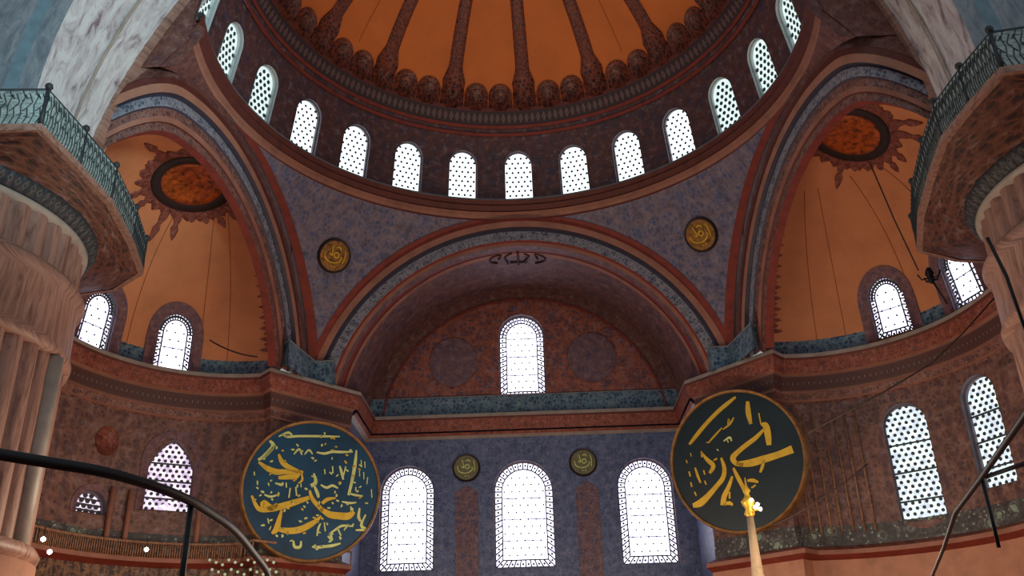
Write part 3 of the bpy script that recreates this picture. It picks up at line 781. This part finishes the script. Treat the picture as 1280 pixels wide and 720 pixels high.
loft(gprof(-.012), YF-.012, gprof(-.012), YF+.035, 'edge_moulding', 'marble', ga)
loft(gprof(-.012), YF-.012, gprof(0), YF-.014, 'edge_moulding', 'marble', ga)
loft(gprof(-.008), YF-.10, gprof(-.008), YF-.11, 'painted_line', 'marble_grey', ga)
loft(g0, YN, gprof(.05), YN-.004, 'face_band', 'greatface', ga)
loft(gprof(.05), YN-.004, gprof(.085), YN-.008, 'blue_stripe', 'greatband', ga)
loft(gprof(.085), YN-.008, gprof(.5), YN-.004, 'spandrel_face', 'greatface', ga)
# back filler between the arch and the half dome
def inner_x(z):
    if z >= 1.9: return math.sqrt(max(0, 1-YF**2-(z-DC)**2))
    if z >= ZR0: return math.sqrt(1-YF**2)+.0
    return math.sqrt(RS**2-YF**2-(z-1.03)**2)
mb = MB()
for s in (-1, 1):
    zs = [1.775+(2.88-1.775)*k/40 for k in range(41)]
    vs = [(s*min(inner_x(z), 1.045, abs(warp(s*gp(z), YF, z)))*(.96 if z < 1.93 else .995), YF+.004, z) for z in zs]+[(warp(s*gp(z, .01), YF, z), YF+.006, z) for z in zs]
    mb.add(vs, [(k, k+1, 41+k+1, 41+k) for k in range(40)])
mb.build('back_face', 'pend_red', ga); adopt(ga)

PY = -.35
for s in (-1, 1):
    PX = 1.6 if s < 0 else 1.69
    who = 'whose balcony catches pale teal daylight' if s < 0 else 'with the dark grey-green balcony'
    r = empty('fluted_pillar', (PX*s, PY, -.16), 'massive round fluted marble pillar %s' % who, 'pillar', 'giant fluted pillars carrying the great arch')
    NF = 44
    def shaft(z0, z1, rr, nm, m_='marble'):
        mb = MB(); n = NF*8
        def fn(i, j):
            a = 2*PI*i; q = abs(sin(a*NF/2)); ra = rr-.022*(1-q**.5); z = z0+(z1-z0)*j
            return (PX*s+ra*cos(a), PY+ra*sin(a), z), (a*rr, z)
        mb.grid(fn, n, 1); return mb.build(nm, m_, r)
    shaft(.33, .84, .43, 'lower_shaft'); shaft(1.0, 1.20, .425, 'upper_shaft')
    mb = MB(); mb.lathe((PX*s, PY), [(.415, .82), (.442, .825), (.446, .84), (.438, .855), (.436, .99), (.446, 1.0), (.452, 1.015), (.44, 1.03), (.415, 1.035)], 96); mb.build('collar', 'marble', r)
    mb = MB(); mb.lathe((PX*s, PY), [(.40, 1.150), (.432, 1.155), (.436, 1.165), (.428, 1.170)], 96); mb.build('capital_moulding', 'marble_grey', r)
    mb = MB()
    def nf(i, j):
        a = 2*PI*i; ra = .430+.026*j+(.008*abs(sin(a*45+(j > .5)*PI/2)) if 0 < j < 1 else 0); z = 1.168+.036*j
        return (PX*s+ra*cos(a), PY+ra*sin(a), z), (a*.43*1.0, j)
    mb.grid(nf, 720, 4); mb.build('capital_niches', 'muq_dark', r)
    mb = MB(); mb.lathe((PX*s, PY), [(.42, .32), (.452, .33), (.456, .345), (.446, .36), (.42, .368)], 96); mb.build('base_ring', 'marble', r)
    mb = MB(); mb.lathe((PX*s, PY), [(.455, -.16), (.452, .32), (.43, .32)], 96); mb.build('base', 'stone', r)
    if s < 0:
        a = rad(8); mb = MB(); mb.tube([(PX*s+.432*cos(a), PY+.432*sin(a), .36), (PX*s+.432*cos(a), PY+.432*sin(a), .82)], .022, 12); o = mb.build('edge_light_strip', 'marble_grey', r); o['label'] = 'pale grey strip standing for side light along the pillar edge'  # added pale tube: the side-lit edge of the pillar, put into shape and colour
    adopt(r)
    # balcony
    bl = empty('balcony', (PX*s, PY, 1.23), 'round pillar balcony with %s' % ('pale teal daylit pierced slabs' if s < 0 else 'dark grey-green pierced slabs and brown underside'), 'balcony', 'balconies round the giant pillars')
    if s < 0: poly = [(-2.1,-.70),(-1.85,-.705),(-1.58,-.705),(-1.33,-.705),(-1.085,-.69),(-1.077,-.515),(-1.075,-.34),(-1.115,-.11),(-1.165,.085),(-1.30,.20),(-1.6,.26),(-2.1,.2)]
    else: poly = [(2.1,-.80),(1.85,-.80),(1.58,-.80),(1.34,-.79),(1.12,-.75),(1.105,-.62),(1.098,-.48),(1.135,-.30),(1.19,-.08),(1.27,.14),(1.42,.22),(1.65,.26),(2.1,.25)]
    def fine(m_, off=0.0):
        # outward offset of the open polygon, m_ points per side
        out = []
        for i in range(len(poly)-1):
            (x0, y0), (x1, y1) = poly[i], poly[i+1]
            for q in range(m_):
                t = q/m_; out.append((x0+(x1-x0)*t, y0+(y1-y0)*t))
        out.append(poly[-1]); res = []
        for x, y in out:
            dx, dy = x-PX*s, y-PY; L = math.hypot(dx, dy); res.append((x+dx/L*off, y+dy/L*off))
        return res
    def strip_between(p0, z0, p1, z1, nm, m_, vv=(0, 1)):
        n = len(p0); L = [0]
        for i in range(1, n): L.append(L[-1]+math.hypot(p0[i][0]-p0[i-1][0], p0[i][1]-p0[i-1][1]))
        mb = MB(); mb.add([(x, y, z0) for x, y in p0]+[(x, y, z1) for x, y in p1], [(i, i+1, n+i+1, n+i) for i in range(n-1)], [(l, z0) for l in L]+[(l, z1+.15) for l in L])
        return mb.build(nm, m_, bl, True)
    P6 = fine(6); ringp = []
    for x, y in P6:
        dx, dy = x-PX*s, y-PY; L = math.hypot(dx, dy); ringp.append((PX*s+.456*dx/L, PY+.456*dy/L))
    mid = [(a[0]*.45+b_[0]*.55, a[1]*.45+b_[1]*.55) for a, b_ in zip(ringp, fine(6, -.012))]
    strip_between(ringp, 1.204, mid, 1.222, 'soffit', 'balc_soffit'); strip_between(mid, 1.222, fine(6, -.012), 1.238, 'soffit', 'balc_soffit')
    strip_between(fine(6, -.012), 1.236, fine(6, .004), 1.236, 'floor_edge', 'marble'); strip_between(fine(6, .004), 1.236, fine(6, .004), 1.254, 'floor_edge', 'marble'); strip_between(fine(6, .004), 1.254, fine(6, -.1), 1.256, 'floor_edge', 'marble')
    strip_between(fine(6, 0), 1.254, fine(6, 0), 1.350, 'pierced_slabs', 'balc'); strip_between(fine(6, -.010), 1.254, fine(6, -.010), 1.350, 'pierced_slabs', 'balc'); strip_between(fine(6, 0), 1.350, fine(6, -.010), 1.350, 'slab_top', 'balc')
    mb = MB(); mb.tube([(x, y, 1.353) for x, y in fine(1, -.005)], .0055, 6); mb.build('handrail', 'balcdark', bl)
    for x, y in fine(1, -.003)[1:-1]:
        mb = MB(); mb.tube([(x, y, 1.256), (x, y, 1.30), (x, y, 1.355)], [.007, .0045, .005], 6); po = mb.build('post', 'balcdark', bl)
        mb = MB(); mb.tube([(x, y, 1.355), (x, y, 1.362), (x, y, 1.369), (x, y, 1.374)], [.006, .010, .008, .002], 8); mb.build('post_knob', 'balcdark', po)
    mb = MB(); tr = fine(8, .002)
    for i in range(len(tr)-1):
        (x0, y0), (x1, y1) = tr[i], tr[i+1]; L = math.hypot(x1-x0, y1-y0); m_ = max(1, round(L/.03))
        for q in range(m_):
            A = (x0+(x1-x0)*q/m_, y0+(y1-y0)*q/m_); B = (x0+(x1-x0)*(q+1)/m_, y0+(y1-y0)*(q+1)/m_)
            lerp = lambda t: (A[0]+(B[0]-A[0])*t, A[1]+(B[1]-A[1])*t)
            for sh in ([(0, .0), (.25, .025), (.1, .05), (.3, .075), (.0, .095)], [(.5, .0), (.75, .02), (.6, .045), (.95, .06), (.6, .085)], [(.3, .035), (.62, .045)], [(.5, .07), (.3, .082)]):
                mb.tube([lerp(t)+(1.256+h_,) for t, h_ in sh], .0013, 4, False)
    mb.build('scrolling_tracery', 'balcdark', bl)
    adopt(bl)

# --- medallions ------------------------------------------------------------
def frame_of(P0, nrm):
    nrm = Vector(nrm).normalized(); tx = Vector((0,0,1)).cross(nrm).normalized(); ty = nrm.cross(tx); return Vector(P0), tx, ty, nrm
def disc_mb(fr, r0, r1, z0, z1, n=48, mb=None, sy=1):
    P0, tx, ty, nn = fr; mb = mb or MB(); vs = []
    for (r, z) in ((r0, z0), (r1, z1)):
        for k in range(n): a = 2*PI*k/n; vs.append(tuple(P0+tx*r*cos(a)+ty*r*sy*sin(a)+nn*z))
    mb.add(vs, [(k, (k+1) % n, n+(k+1) % n, n+k) for k in range(n)]); return mb
def full_disc(fr, r, z, n=48, mb=None):
    P0, tx, ty, nn = fr; mb = mb or MB()
    vs = [tuple(P0+tx*r*cos(2*PI*k/n)+ty*r*sin(2*PI*k/n)+nn*z) for k in range(n)]
    mb.add(vs, [tuple(range(n))], [(v[0]*.7+v[1]*.7, v[2]) for v in vs]); return mb
def medallion(P0, nrm, r, face, label, name='medallion', group=None):
    fr = frame_of(P0, nrm); root = empty(name, P0, label, 'medallion', group)
    mb = full_disc(fr, r*.86, .008); disc_mb(fr, r*.86, r*.86, .008, .001, mb=mb); mb.build('face', face, root, False)
    mb = disc_mb(fr, r, r*.97, .0, .012); disc_mb(fr, r*.97, r*.86, .012, .008, mb=mb); mb.build('rim', 'blackish', root)
    mb = MB(); P_, tx, ty, nn = fr
    def w(x, y): return tuple(P_+tx*x*r+ty*y*r+nn*.010)
    for pl in ([(-.62,.12),(-.55,-.2),(-.25,-.38),(.15,-.36),(.42,-.15),(.40,.05)], [(.55,-.3),(.60,.1),(.52,.5)], [(.02,-.1),(.22,.02),(.12,.22),(-.08,.12),(.02,-.1)], [(-.35,.1),(-.18,.0),(-.22,.3),(-.3,.55)], [(-.05,.45),(.12,.55),(.28,.42)], [(-.1,-.58),(-.02,-.60)], [(.1,-.58),(.18,-.60)]):
        mb.tube([w(x, y) for x, y in smooth(pl, 4)], r*.05, 6)
    mb.build('gilt_script', 'gold' if face == 'medgold' else 'lightgold', root)
    adopt(root)
def onpend(azd, rho):
    p = pfn(rad(azd), rho); n = Vector((-p[0], -p[1], -(p[2]-1.03))); return tuple(Vector(p)+n.normalized()*.004), n
P0, n = onpend(131.3, 1.144); medallion(P0, n, .073, 'medgold', 'dark ochre medallion on the pendentive above the bright teal roundel', group='medallions on the pendentives')
P0, n = onpend(48.1, 1.131); medallion(P0, n, .073, 'medgold', 'dark ochre medallion on the pendentive above the dark green roundel', group='medallions on the pendentives')
medallion((-.262, YB-.003, .925), (0,-1,0), .062, 'medgreen', 'small olive medallion on the blue wall, nearer the bright teal roundel', group='olive medallions on the blue wall')
medallion((.252, YB-.003, .932), (0,-1,0), .062, 'medgreen', 'small olive medallion on the blue wall, nearer the dark green roundel', group='olive medallions on the blue wall')

# --- calligraphy roundels -----------------------------------------------------
def roundel(P0, yaw, tilt, r, board, label, strokes, scale, c0, rx, ry, ry2=None):
    nrm = Vector((sin(yaw)*cos(tilt), -cos(yaw)*cos(tilt), -sin(tilt)))
    fr = frame_of(P0, nrm); P_, tx, ty, nn = fr
    root = empty('calligraphy_roundel', P0, label, 'roundel', 'great calligraphy roundels on the piers')
    mb = full_disc(fr, r*.95, .012, 72); full_disc(fr, r*.95, -.012, 72, mb); disc_mb(fr, r*.95, r*.95, -.012, .012, 72, mb); bd = mb.build('board', board, root, False)
    mb = disc_mb(fr, r*.95, r*.955, .012, .02, 72); disc_mb(fr, r*.955, r*.985, .02, .022, 72, mb); disc_mb(fr, r*.985, r, .022, .01, 72, mb); disc_mb(fr, r, r, .01, -.016, 72, mb); disc_mb(fr, r, r*.94, -.016, -.016, 72, mb)
    mb.build('gilt_rim', 'goldrim', root)
    groups = {}
    for (m_, w, pts) in strokes:
        mb = groups.setdefault(m_, MB())
        q = [((x-c0[0])/rx*.95, -(y-c0[1])/ry*.95) for x, y in pts]
        # flat brush ribbon with a slight thickness
        n = len(q); vs = []
        ws = list(w) if isinstance(w, (list, tuple)) else [w*(.6 if i in (0, n-1) else 1.05) for i in range(n)]
        if n > 2:
            tri = smooth([(x, y, k_) for (x, y), k_ in zip(q, ws)], 4); q = [(x, y) for x, y, _ in tri]; ws = [max(3, k_) for _, _, k_ in tri]; n = len(q)
        for i, (x, y) in enumerate(q):
            a, b_ = q[max(i-1, 0)], q[min(i+1, n-1)]; L = math.hypot(b_[0]-a[0], b_[1]-a[1]) or 1
            nx, ny = -(b_[1]-a[1])/L, (b_[0]-a[0])/L; h = ws[i]/rx/2*.95
            for sg in (1, -1): vs.append(tuple(P_+tx*(x+nx*h*sg)*r+ty*(y+ny*h*sg)*r+nn*.016))
            for sg in (1, -1): vs.append(tuple(P_+tx*(x+nx*h*sg)*r+ty*(y+ny*h*sg)*r+nn*.010))
        fs = []
        for i in range(n-1):
            k = i*4; fs += [(k, k+1, k+5, k+4), (k, k+4, k+6, k+2), (k+1, k+3, k+7, k+5)]
        fs += [(0, 2, 3, 1), ((n-1)*4, (n-1)*4+1, (n-1)*4+3, (n-1)*4+2)]
        mb.add(vs, fs)
    for m_, mb in groups.items(): mb.build('gold_lettering' if m_ == 'gold' else 'pale_lettering', m_, bd, False)
    adopt(root)
G, Lg = 'gold', 'lightgold'
RST = [(G, 13, [(336,82),(300,102),(262,125),(215,160),(170,200),(140,228)]), (G, 18, [(376,108),(372,150),(374,195)]), (G, 7, [(408,160),(409,205)]),
       (G, [10,22,22,16], [(410,205),(424,212),(426,250),(424,285)]), (G, [8,14,16,16,20,16,14], [(418,222),(385,248),(345,270),(312,290),(292,308),(300,330),(325,340)]),
       (G, [14,24,24,22,26], [(300,332),(345,338),(400,332),(450,325),(500,314)]), (G, 10, [(400,335),(388,360),(378,378)]),
       (G, [8,14,14,12,14], [(288,345),(298,380),(308,410),(318,450),(322,500)]),
       (G, [8,14,16,16,20,24,14], [(250,300),(256,340),(246,375),(215,405),(180,435),(150,455),(122,460)]),
       (G, [8,14,18,20], [(280,375),(262,410),(240,445),(232,475)]), (G, 12, [(232,472),(255,470),(266,480)]), (G, 10, [(262,430),(258,455)]),
       (G, [5,14,16,10], [(180,265),(200,300),(218,325),(200,350)]), (G, 9, [(222,305),(235,300)]), (G, 8, [(180,285),(182,262)]),
       (G, 6, [(212,235),(240,212),(270,188)]), (G, 8, [(292,185),(300,160),(296,178)]), (G, 6, [(272,195),(300,180),(318,158)]),
       (G, 9, [(150,320),(155,350),(162,380)]), (G, 9, [(125,330),(128,350)]), (G, 9, [(126,372),(128,390)]), (G, 8, [(180,335),(182,352)]), (G, 8, [(178,375),(182,390)]), (G, 8, [(135,410),(140,425)]), (G, 6, [(140,262),(142,275)]), (G, 6, [(120,285),(123,297)]),
       (Lg, 7, [(240,265),(244,272)]), (Lg, 7, [(268,240),(292,230),(296,245)]), (Lg, 6, [(282,235),(284,248)]), (G, 6, [(205,232),(215,236)]), (G, 12, [(330,400),(350,402),(366,412)]), (G, 9, [(340,428),(356,420)])]
roundel((.782, .862, .768), rad(-34), rad(4), .262, 'teal_dark', 'round dark green board with large gold calligraphy, behind the slender spire', RST, 2.88, (300,318), 232, 257)
LST = [(Lg, 8, [(195,150),(215,158),(250,152),(300,147),(350,143),(415,138)]), (Lg, 9, [(182,160),(215,140),(232,150)]), (Lg, 8, [(245,228),(262,205),(275,228)]), (Lg, 7, [(285,225),(300,205),(315,222)]), (Lg, 9, [(330,212),(360,215),(390,205),(425,203),(470,198)]),
       (Lg, [6,13,12,10], [(484,190),(482,250),(474,320),(464,380)]), (G, [8,18,22,18,12], [(118,270),(150,292),(185,305),(215,302),(262,300)]), (G, [8,18,18,10], [(188,232),(205,265),(245,290),(285,300)]), (Lg, 14, [(150,180),(165,200),(140,240),(115,262)]), (Lg, 10, [(172,195),(150,230),(128,255)]), (G, 18, [(195,328),(230,322),(262,315),(272,290)]), (G, 8, [(278,300),(284,330),(270,345)]),
       (G, [8,16,22,24,20,14], [(105,405),(135,455),(180,452),(230,435),(280,415),(315,400)]), (G, [8,20,22,10], [(145,450),(150,430),(180,450),(200,432)]), (G, [8,14,16,16], [(315,370),(325,400),(350,430),(372,450)]), (G, [12,24,26,26,16], [(360,440),(395,462),(430,466),(468,465),(488,445)]), (G, [6,14,12], [(415,395),(385,402),(365,420)]),
       (G, [8,16,22,10], [(218,455),(212,490),(205,530),(190,548)]), (G, [16,22,24,22,14,8], [(215,530),(250,535),(290,528),(325,508),(350,488),(365,470)]),
       (Lg, [6,14,14], [(325,300),(335,335),(318,352)]), (Lg, 12, [(330,350),(345,380),(350,398)]), (Lg, 9, [(355,345),(378,355),(400,345),(422,355)]), (Lg, 8, [(365,280),(368,300)]), (Lg, 8, [(395,265),(398,295)]), (Lg, 10, [(422,262),(432,290),(440,318)]), (Lg, 8, [(446,262),(440,300)]),
       (Lg, 8, [(105,310),(108,325)]), (Lg, 8, [(120,345),(122,362)]), (Lg, 8, [(160,350),(164,362)]), (Lg, 9, [(185,350),(210,355),(212,345)]), (Lg, 8, [(150,398),(172,405),(195,398)]), (Lg, 9, [(242,365),(240,405)]), (Lg, 9, [(262,360),(268,395)]), (Lg, 7, [(200,385),(204,395)]), (Lg, 8, [(225,345),(228,365)]),
       (Lg, 8, [(465,372),(490,378),(520,380)]), (Lg, 8, [(440,408),(470,412),(496,408)]), (Lg, 11, [(510,430),(508,465),(518,485)]), (Lg, 9, [(475,425),(480,450)]), (Lg, 10, [(535,455),(520,500),(538,515),(500,520)]), (Lg, 8, [(400,540),(425,520),(448,505),(490,505)]), (Lg, 9, [(430,515),(445,545)]), (Lg, 9, [(395,548),(412,562),(402,535)]), (Lg, 8, [(365,500),(358,520),(355,550)]), (Lg, 8, [(378,495),(385,530)]), (Lg, 9, [(470,500),(455,522)]),
       (Lg, 6, [(505,230),(507,250)]), (Lg, 6, [(520,235),(522,262)]), (Lg, 6, [(500,270),(503,300)]), (Lg, 6, [(518,280),(520,310)]), (Lg, 6, [(535,300),(533,330)]), (Lg, 7, [(490,345),(492,362)]), (Lg, 6, [(552,350),(556,385)]),
       (Lg, 10, [(270,572),(276,595),(296,595),(298,572)]), (Lg, 10, [(340,592),(360,594),(385,590),(415,585),(445,575)]), (Lg, 7, [(170,490),(176,510)]), (Lg, 7, [(185,520),(180,535)]), (Lg, 7, [(390,228),(392,238)]), (Lg, 7, [(280,345),(282,360)])]
rnd = random.Random(3)
for i in range(150):
    x, y = rnd.uniform(75, 580), rnd.uniform(120, 620)
    if ((x-325)/225)**2+((y-367)/245)**2 < 1:
        a = rnd.uniform(0, PI); L = rnd.uniform(6, 15); LST.append((Lg if i % 4 else G, rnd.uniform(5, 8), [(x, y), (x+L*cos(a)*.5+3, y+L*sin(a)*.5), (x+L*cos(a), y+L*sin(a))]))
roundel((-.782, .866, .712), rad(26), rad(3), .258, 'teal', 'round bright teal board densely covered with gold calligraphy', LST, 3.275, (325,367), 252, 275)

# --- iron hoops, cables, spire, lamps -------------------------------------------
CAM = Vector((.0498, -2.397, 0))
def circ3(a, b_, c):
    ax, ay = a; bx, by = b_; cx, cy = c; d = 2*(ax*(by-cy)+bx*(cy-ay)+cx*(ay-by))
    x = ((ax*ax+ay*ay)*(by-cy)+(bx*bx+by*by)*(cy-ay)+(cx*cx+cy*cy)*(ay-by))/d
    y = ((ax*ax+ay*ay)*(cx-bx)+(bx*bx+by*by)*(ax-cx)+(cx*cx+cy*cy)*(bx-ax))/d
    return x, y, math.hypot(ax-x, ay-y)
H = .13
root = empty('hoop_chandelier', (CAM.x-2.0*H, CAM.y+4.3*H, H), 'thick black iron chandelier hoop sweeping below the bright teal roundel', 'chandelier', 'low iron hoop chandeliers')
hp = [(-3.4, 2.5), (-2.75, 3.05), (-2.287, 3.676), (-2.16, 3.84), (-2.005, 4.05), (-1.90, 4.38), (-1.858, 4.717), (-1.868, 5.1), (-1.905, 5.59), (-2.04, 6.4), (-2.33, 7.87), (-2.8, 9.2), (-3.6, 10.2)]
mb = MB(); mb.tube([(CAM.x+x*H, CAM.y+y*H, H) for x, y in smooth(hp)], .0034, 8, True); mb.build('hoop', 'iron', root)
for hx_, hy_ in ((-1.866, 4.78), (-2.9, 2.9), (-2.6, 8.6)):
    x, y = CAM.x+hx_*H, CAM.y+hy_*H
    mb = MB(); mb.tube([(x, y, H), (x, y, H-.075)], .0021, 6); mb.build('drop_rod', 'iron', root)
    mb = MB(); mb.lathe((x, y), [(.002, H-.10), (.008, H-.095), (.011, H-.083), (.009, H-.075)], 12); mb.build('glass_cup', 'glasslamp', root)
adopt(root)

root = empty('hoop_chandelier', (CAM.x+.6, CAM.y+.9, .14), 'thin black iron chandelier hoop with a crossing arm near the honeycomb windows', 'chandelier', 'low iron hoop chandeliers')
H2 = .14
P1 = [(2.014,3.636),(2.376,4.878),(2.649,5.85),(3.2,7.4),(3.9,9.43)]
mb = MB(); mb.tube([(CAM.x+x*H2, CAM.y+y*H2, H2) for x, y in [(1.55,2.0),(1.75,2.75)]+P1+[(4.9,11.2)]], .0021, 8); mb.build('hoop', 'iron', root)
mb = MB(); mb.tube([(CAM.x+x*H2, CAM.y+y*H2, H2) for x, y in [(2.376,4.8),(2.45,4.45),(2.62,4.1),(2.95,3.95)]], .0017, 8); mb.tube([(CAM.x+2.376*H2, CAM.y+4.85*H2, H2), (CAM.x+2.376*H2, CAM.y+4.85*H2, H2-.05)], .0014, 6); mb.build('crossing_arm', 'iron', root); adopt(root)

def cable(pts, r, label, m_='cable', name='cable', group=None):
    mb = MB(); P_ = [Vector(p) for p in pts]; out = []
    if len(P_) == 2:
        for k in range(13):
            t = k/12; p = P_[0].lerp(P_[1], t); p.z -= .012*4*t*(1-t); out.append(p)
    else: out = P_
    mb.tube(out, r, 6); o = mb.build(name, m_, None); props(o, label, 'cable', group)
cable([(1.17, -.05, 1.06), (.98, .10, .60)], .0022, 'dark cable stretched across the wall between the honeycomb windows and the cornice') if False else None

# camera frame reused to set out the stretched cables at chosen depths
f_, th, yaw, roll = 1115.28, .4305, -.0227, -.0284
Fv = Vector((sin(yaw)*cos(th), cos(yaw)*cos(th), sin(th))); Rv = Vector((cos(yaw), -sin(yaw), 0)); Uv = Rv.cross(Fv)
c_, s_ = cos(roll), sin(roll); R2v = c_*Rv+s_*Uv; U2v = -s_*Rv+c_*Uv

def at(px, py, y):
    d = Fv*f_+R2v*(px-640)+U2v*(360-py); return tuple(CAM+d*((y-CAM.y)/d.y))
cable([at(1234, 297, -.75), at(1258, 345, -.75), at(1284, 420, -.75)], .0035, 'black cable hanging down in front of the fluted pillar under the grey-green balcony', 'iron')
cable([at(1253, 361, .0), at(1205, 415, .05), at(1165, 454, .08), at(1105, 490, .12), at(1010, 541, .15)], .0024, 'long brown cable slanting from the cornice towards the dark green roundel')
cable([at(1084, 580, .3), at(968, 656, .3)], .0024, 'short brown cable slanting below the long one, across the upright light-streak strips')
cable([at(1088, 205, .1), at(1118, 275, .1), at(1148, 338, .1)], .0022, 'thin dark wire dropping across the apricot half dome near the grey-green balcony')
cable([at(262, 425, .6), at(322, 446, .6)], .003, 'dark tie rod across the foot of the apricot half dome near the pale teal balcony')
L0 = at(1163, 347, .1)
lam = empty('hanging_lamp', L0, 'small black lamp cluster hanging in front of the window beside the grey-green balcony', 'lamp')
mb = MB(); mb.lathe(L0[:2], [(.001, L0[2]+.035), (.008, L0[2]+.03), (.014, L0[2]+.012), (.007, L0[2]), (.012, L0[2]-.012), (.003, L0[2]-.02)], 12); mb.build('lamp_body', 'iron', lam)
for k in range(5):
    a = 2*PI*k/5+.4; mb = MB(); mb.tube([(L0[0], L0[1], L0[2]), (L0[0]+.025*cos(a), L0[1]+.025*sin(a), L0[2]-.004), (L0[0]+.034*cos(a), L0[1]+.034*sin(a), L0[2]+.014)], .0025, 6); mb.build('arm', 'iron', lam)
mb = MB(); mb.tube([L0, at(1184, 380, .1)], .0028, 6); mb.build('brace', 'iron', lam)
adopt(lam)

sp = empty('spire', at(936, 634, .35)[:2]+(-.16,), 'slender cream spire with gilt finial and glinting lights in front of the dark green roundel', 'spire')
SX, SY, SZ = at(936, 634, .35)
mb = MB(); mb.lathe((SX, SY), [(.045, -.16), (.032, .1), (.014, .36), (.0095, .50), (.0075, SZ-.02)], 20); mb.build('shaft', 'cream', sp)
mb = MB(); mb.lathe((SX, SY), [(.009, SZ-.03), (.016, SZ-.02), (.010, SZ-.005), (.019, SZ+.01), (.021, SZ+.018), (.010, SZ+.03), (.006, SZ+.04), (.012, SZ+.05), (.004, SZ+.062), (.001, SZ+.09)], 20); mb.build('gilt_finial', 'gold', sp)
mb = MB()
for dx, dz in ((.004, .015), (.02, .002), (.026, -.012), (.012, -.006)):
    c = (SX+dx, SY-.03); mb.lathe(c, [(.0005, SZ+dz-.006), (.005, SZ+dz-.003), (.006, SZ+dz), (.005, SZ+dz+.004), (.0005, SZ+dz+.006)], 10)
mb.build('light_bulbs', 'bulb', sp)
mb = MB(); mb.tube([(SX, SY, SZ-.02), (SX+.012, SY-.03, SZ-.014), (SX+.026, SY-.03, SZ-.014)], .003, 6); mb.build('lamp_arm', 'gold', sp)
adopt(sp)
# glass lamps along the gallery: one built, the rest copied
def glass_lamp(p, label, bulb='bulb', r=.007):
    o = empty('gallery_lamp', p, label, 'lamp', 'small lights along the low gallery')
    mb = MB(); mb.lathe((p[0], p[1]), [(.0005, p[2]-r), (r*.8, p[2]-r*.5), (r, p[2]), (r*.7, p[2]+r*.7), (.0008, p[2]+r)], 12); mb.build('globe', bulb, o)
    mb = MB(); mb.tube([(p[0], p[1], p[2]+r), (p[0], p[1], p[2]+r*5)], .0012, 5); mb.build('hanger', 'iron', o); adopt(o); return o
EXT = globals().get('EXT_LAMPS')
glass_lamp(at(54, 674, .1), 'upper of two small bright lamps beside the foot of the pale side-light strip on the pillar')
glass_lamp(at(62, 690, .1), 'lower, brighter of two small lamps beside the foot of the pale side-light strip on the pillar')
glass_lamp(at(183, 687, .4), 'single bright little lamp under the pink-lit pointed window')
k = 0
for i in range(11):
    for j in range(2):
        p = at(262+i*8.0+j*3, 700+j*12+(i % 3)*3, .62)
        o = glass_lamp(p, 'small greenish glass lamp in the cluster below the bright teal roundel', 'glasslamp', .0052)
        o['group'] = 'greenish glass lamps below the teal roundel'

# floor
mb = MB(); mb.add([(-4,-5,-.16), (4,-5,-.16), (4,3,-.16), (-4,3,-.16)], [(0,1,2,3)]); o = mb.build('floor', 'floor', None, False); props(o, 'red carpeted floor of the prayer hall', kind='structure')

# ------------------------------------------------------------------ camera, light
cam = bpy.data.cameras.new('camera'); co = bpy.data.objects.new('camera', cam); COL.objects.link(co)
cam.sensor_width = 36; cam.lens = 36*f_/1280; cam.clip_end = 500; cam.clip_start = .05
Mx = Matrix((R2v, U2v, -Fv)).transposed().to_4x4(); Mx.translation = CAM*S; co.matrix_world = Mx
scene.camera = co

w = bpy.data.worlds.new('world'); scene.world = w; w.use_nodes = True
bg = w.node_tree.nodes['Background']; bg.inputs[0].default_value = (.86,.93,1.0,1); bg.inputs[1].default_value = .355
def light(kind, name, loc, energy, color, target=None, **kw):
    l = bpy.data.lights.new(name, kind); l.energy = energy; l.color = color
    for k_, v_ in kw.items(): setattr(l, k_, v_)
    o = bpy.data.objects.new(name, l); COL.objects.link(o); o.location = Vector(loc)*S
    if target: o.rotation_euler = (Vector(target)-Vector(loc)).to_track_quat('-Z', 'Y').to_euler()
    return o
light('SPOT', 'cool_arch_spot', (1.0, -2.6, .55), 21000, (.66,.92,1.0), (-1.17, -.42, 1.72), spot_size=rad(27), spot_blend=.8, shadow_soft_size=2.0)  # added cool spot for the daylight on the left arch; no side windows built
light('POINT', 'lamp_light', (0, .3, .15), 1300, (1,.82,.64), shadow_soft_size=2.5)
light('POINT', 'lamp_light', (-.85, .0, .35), 650, (1,.80,.6), shadow_soft_size=1.2)
light('POINT', 'lamp_light', (.85, .0, .35), 650, (1,.80,.6), shadow_soft_size=1.2)
light('SPOT', 'dome_fill_spot', (0, .1, .3), 3800, (1,.82,.62), (0, .35, 2.8), spot_size=rad(44), spot_blend=.6, shadow_soft_size=2.0)  # added spot that brightens the half dome from below; no fixture stands there

vs = scene.view_settings; vs.view_transform = 'Standard'; vs.look = 'None'; vs.exposure = 0; vs.gamma = 1; vs.use_curve_mapping = False
try: scene.cycles.use_denoising = True
except Exception: pass
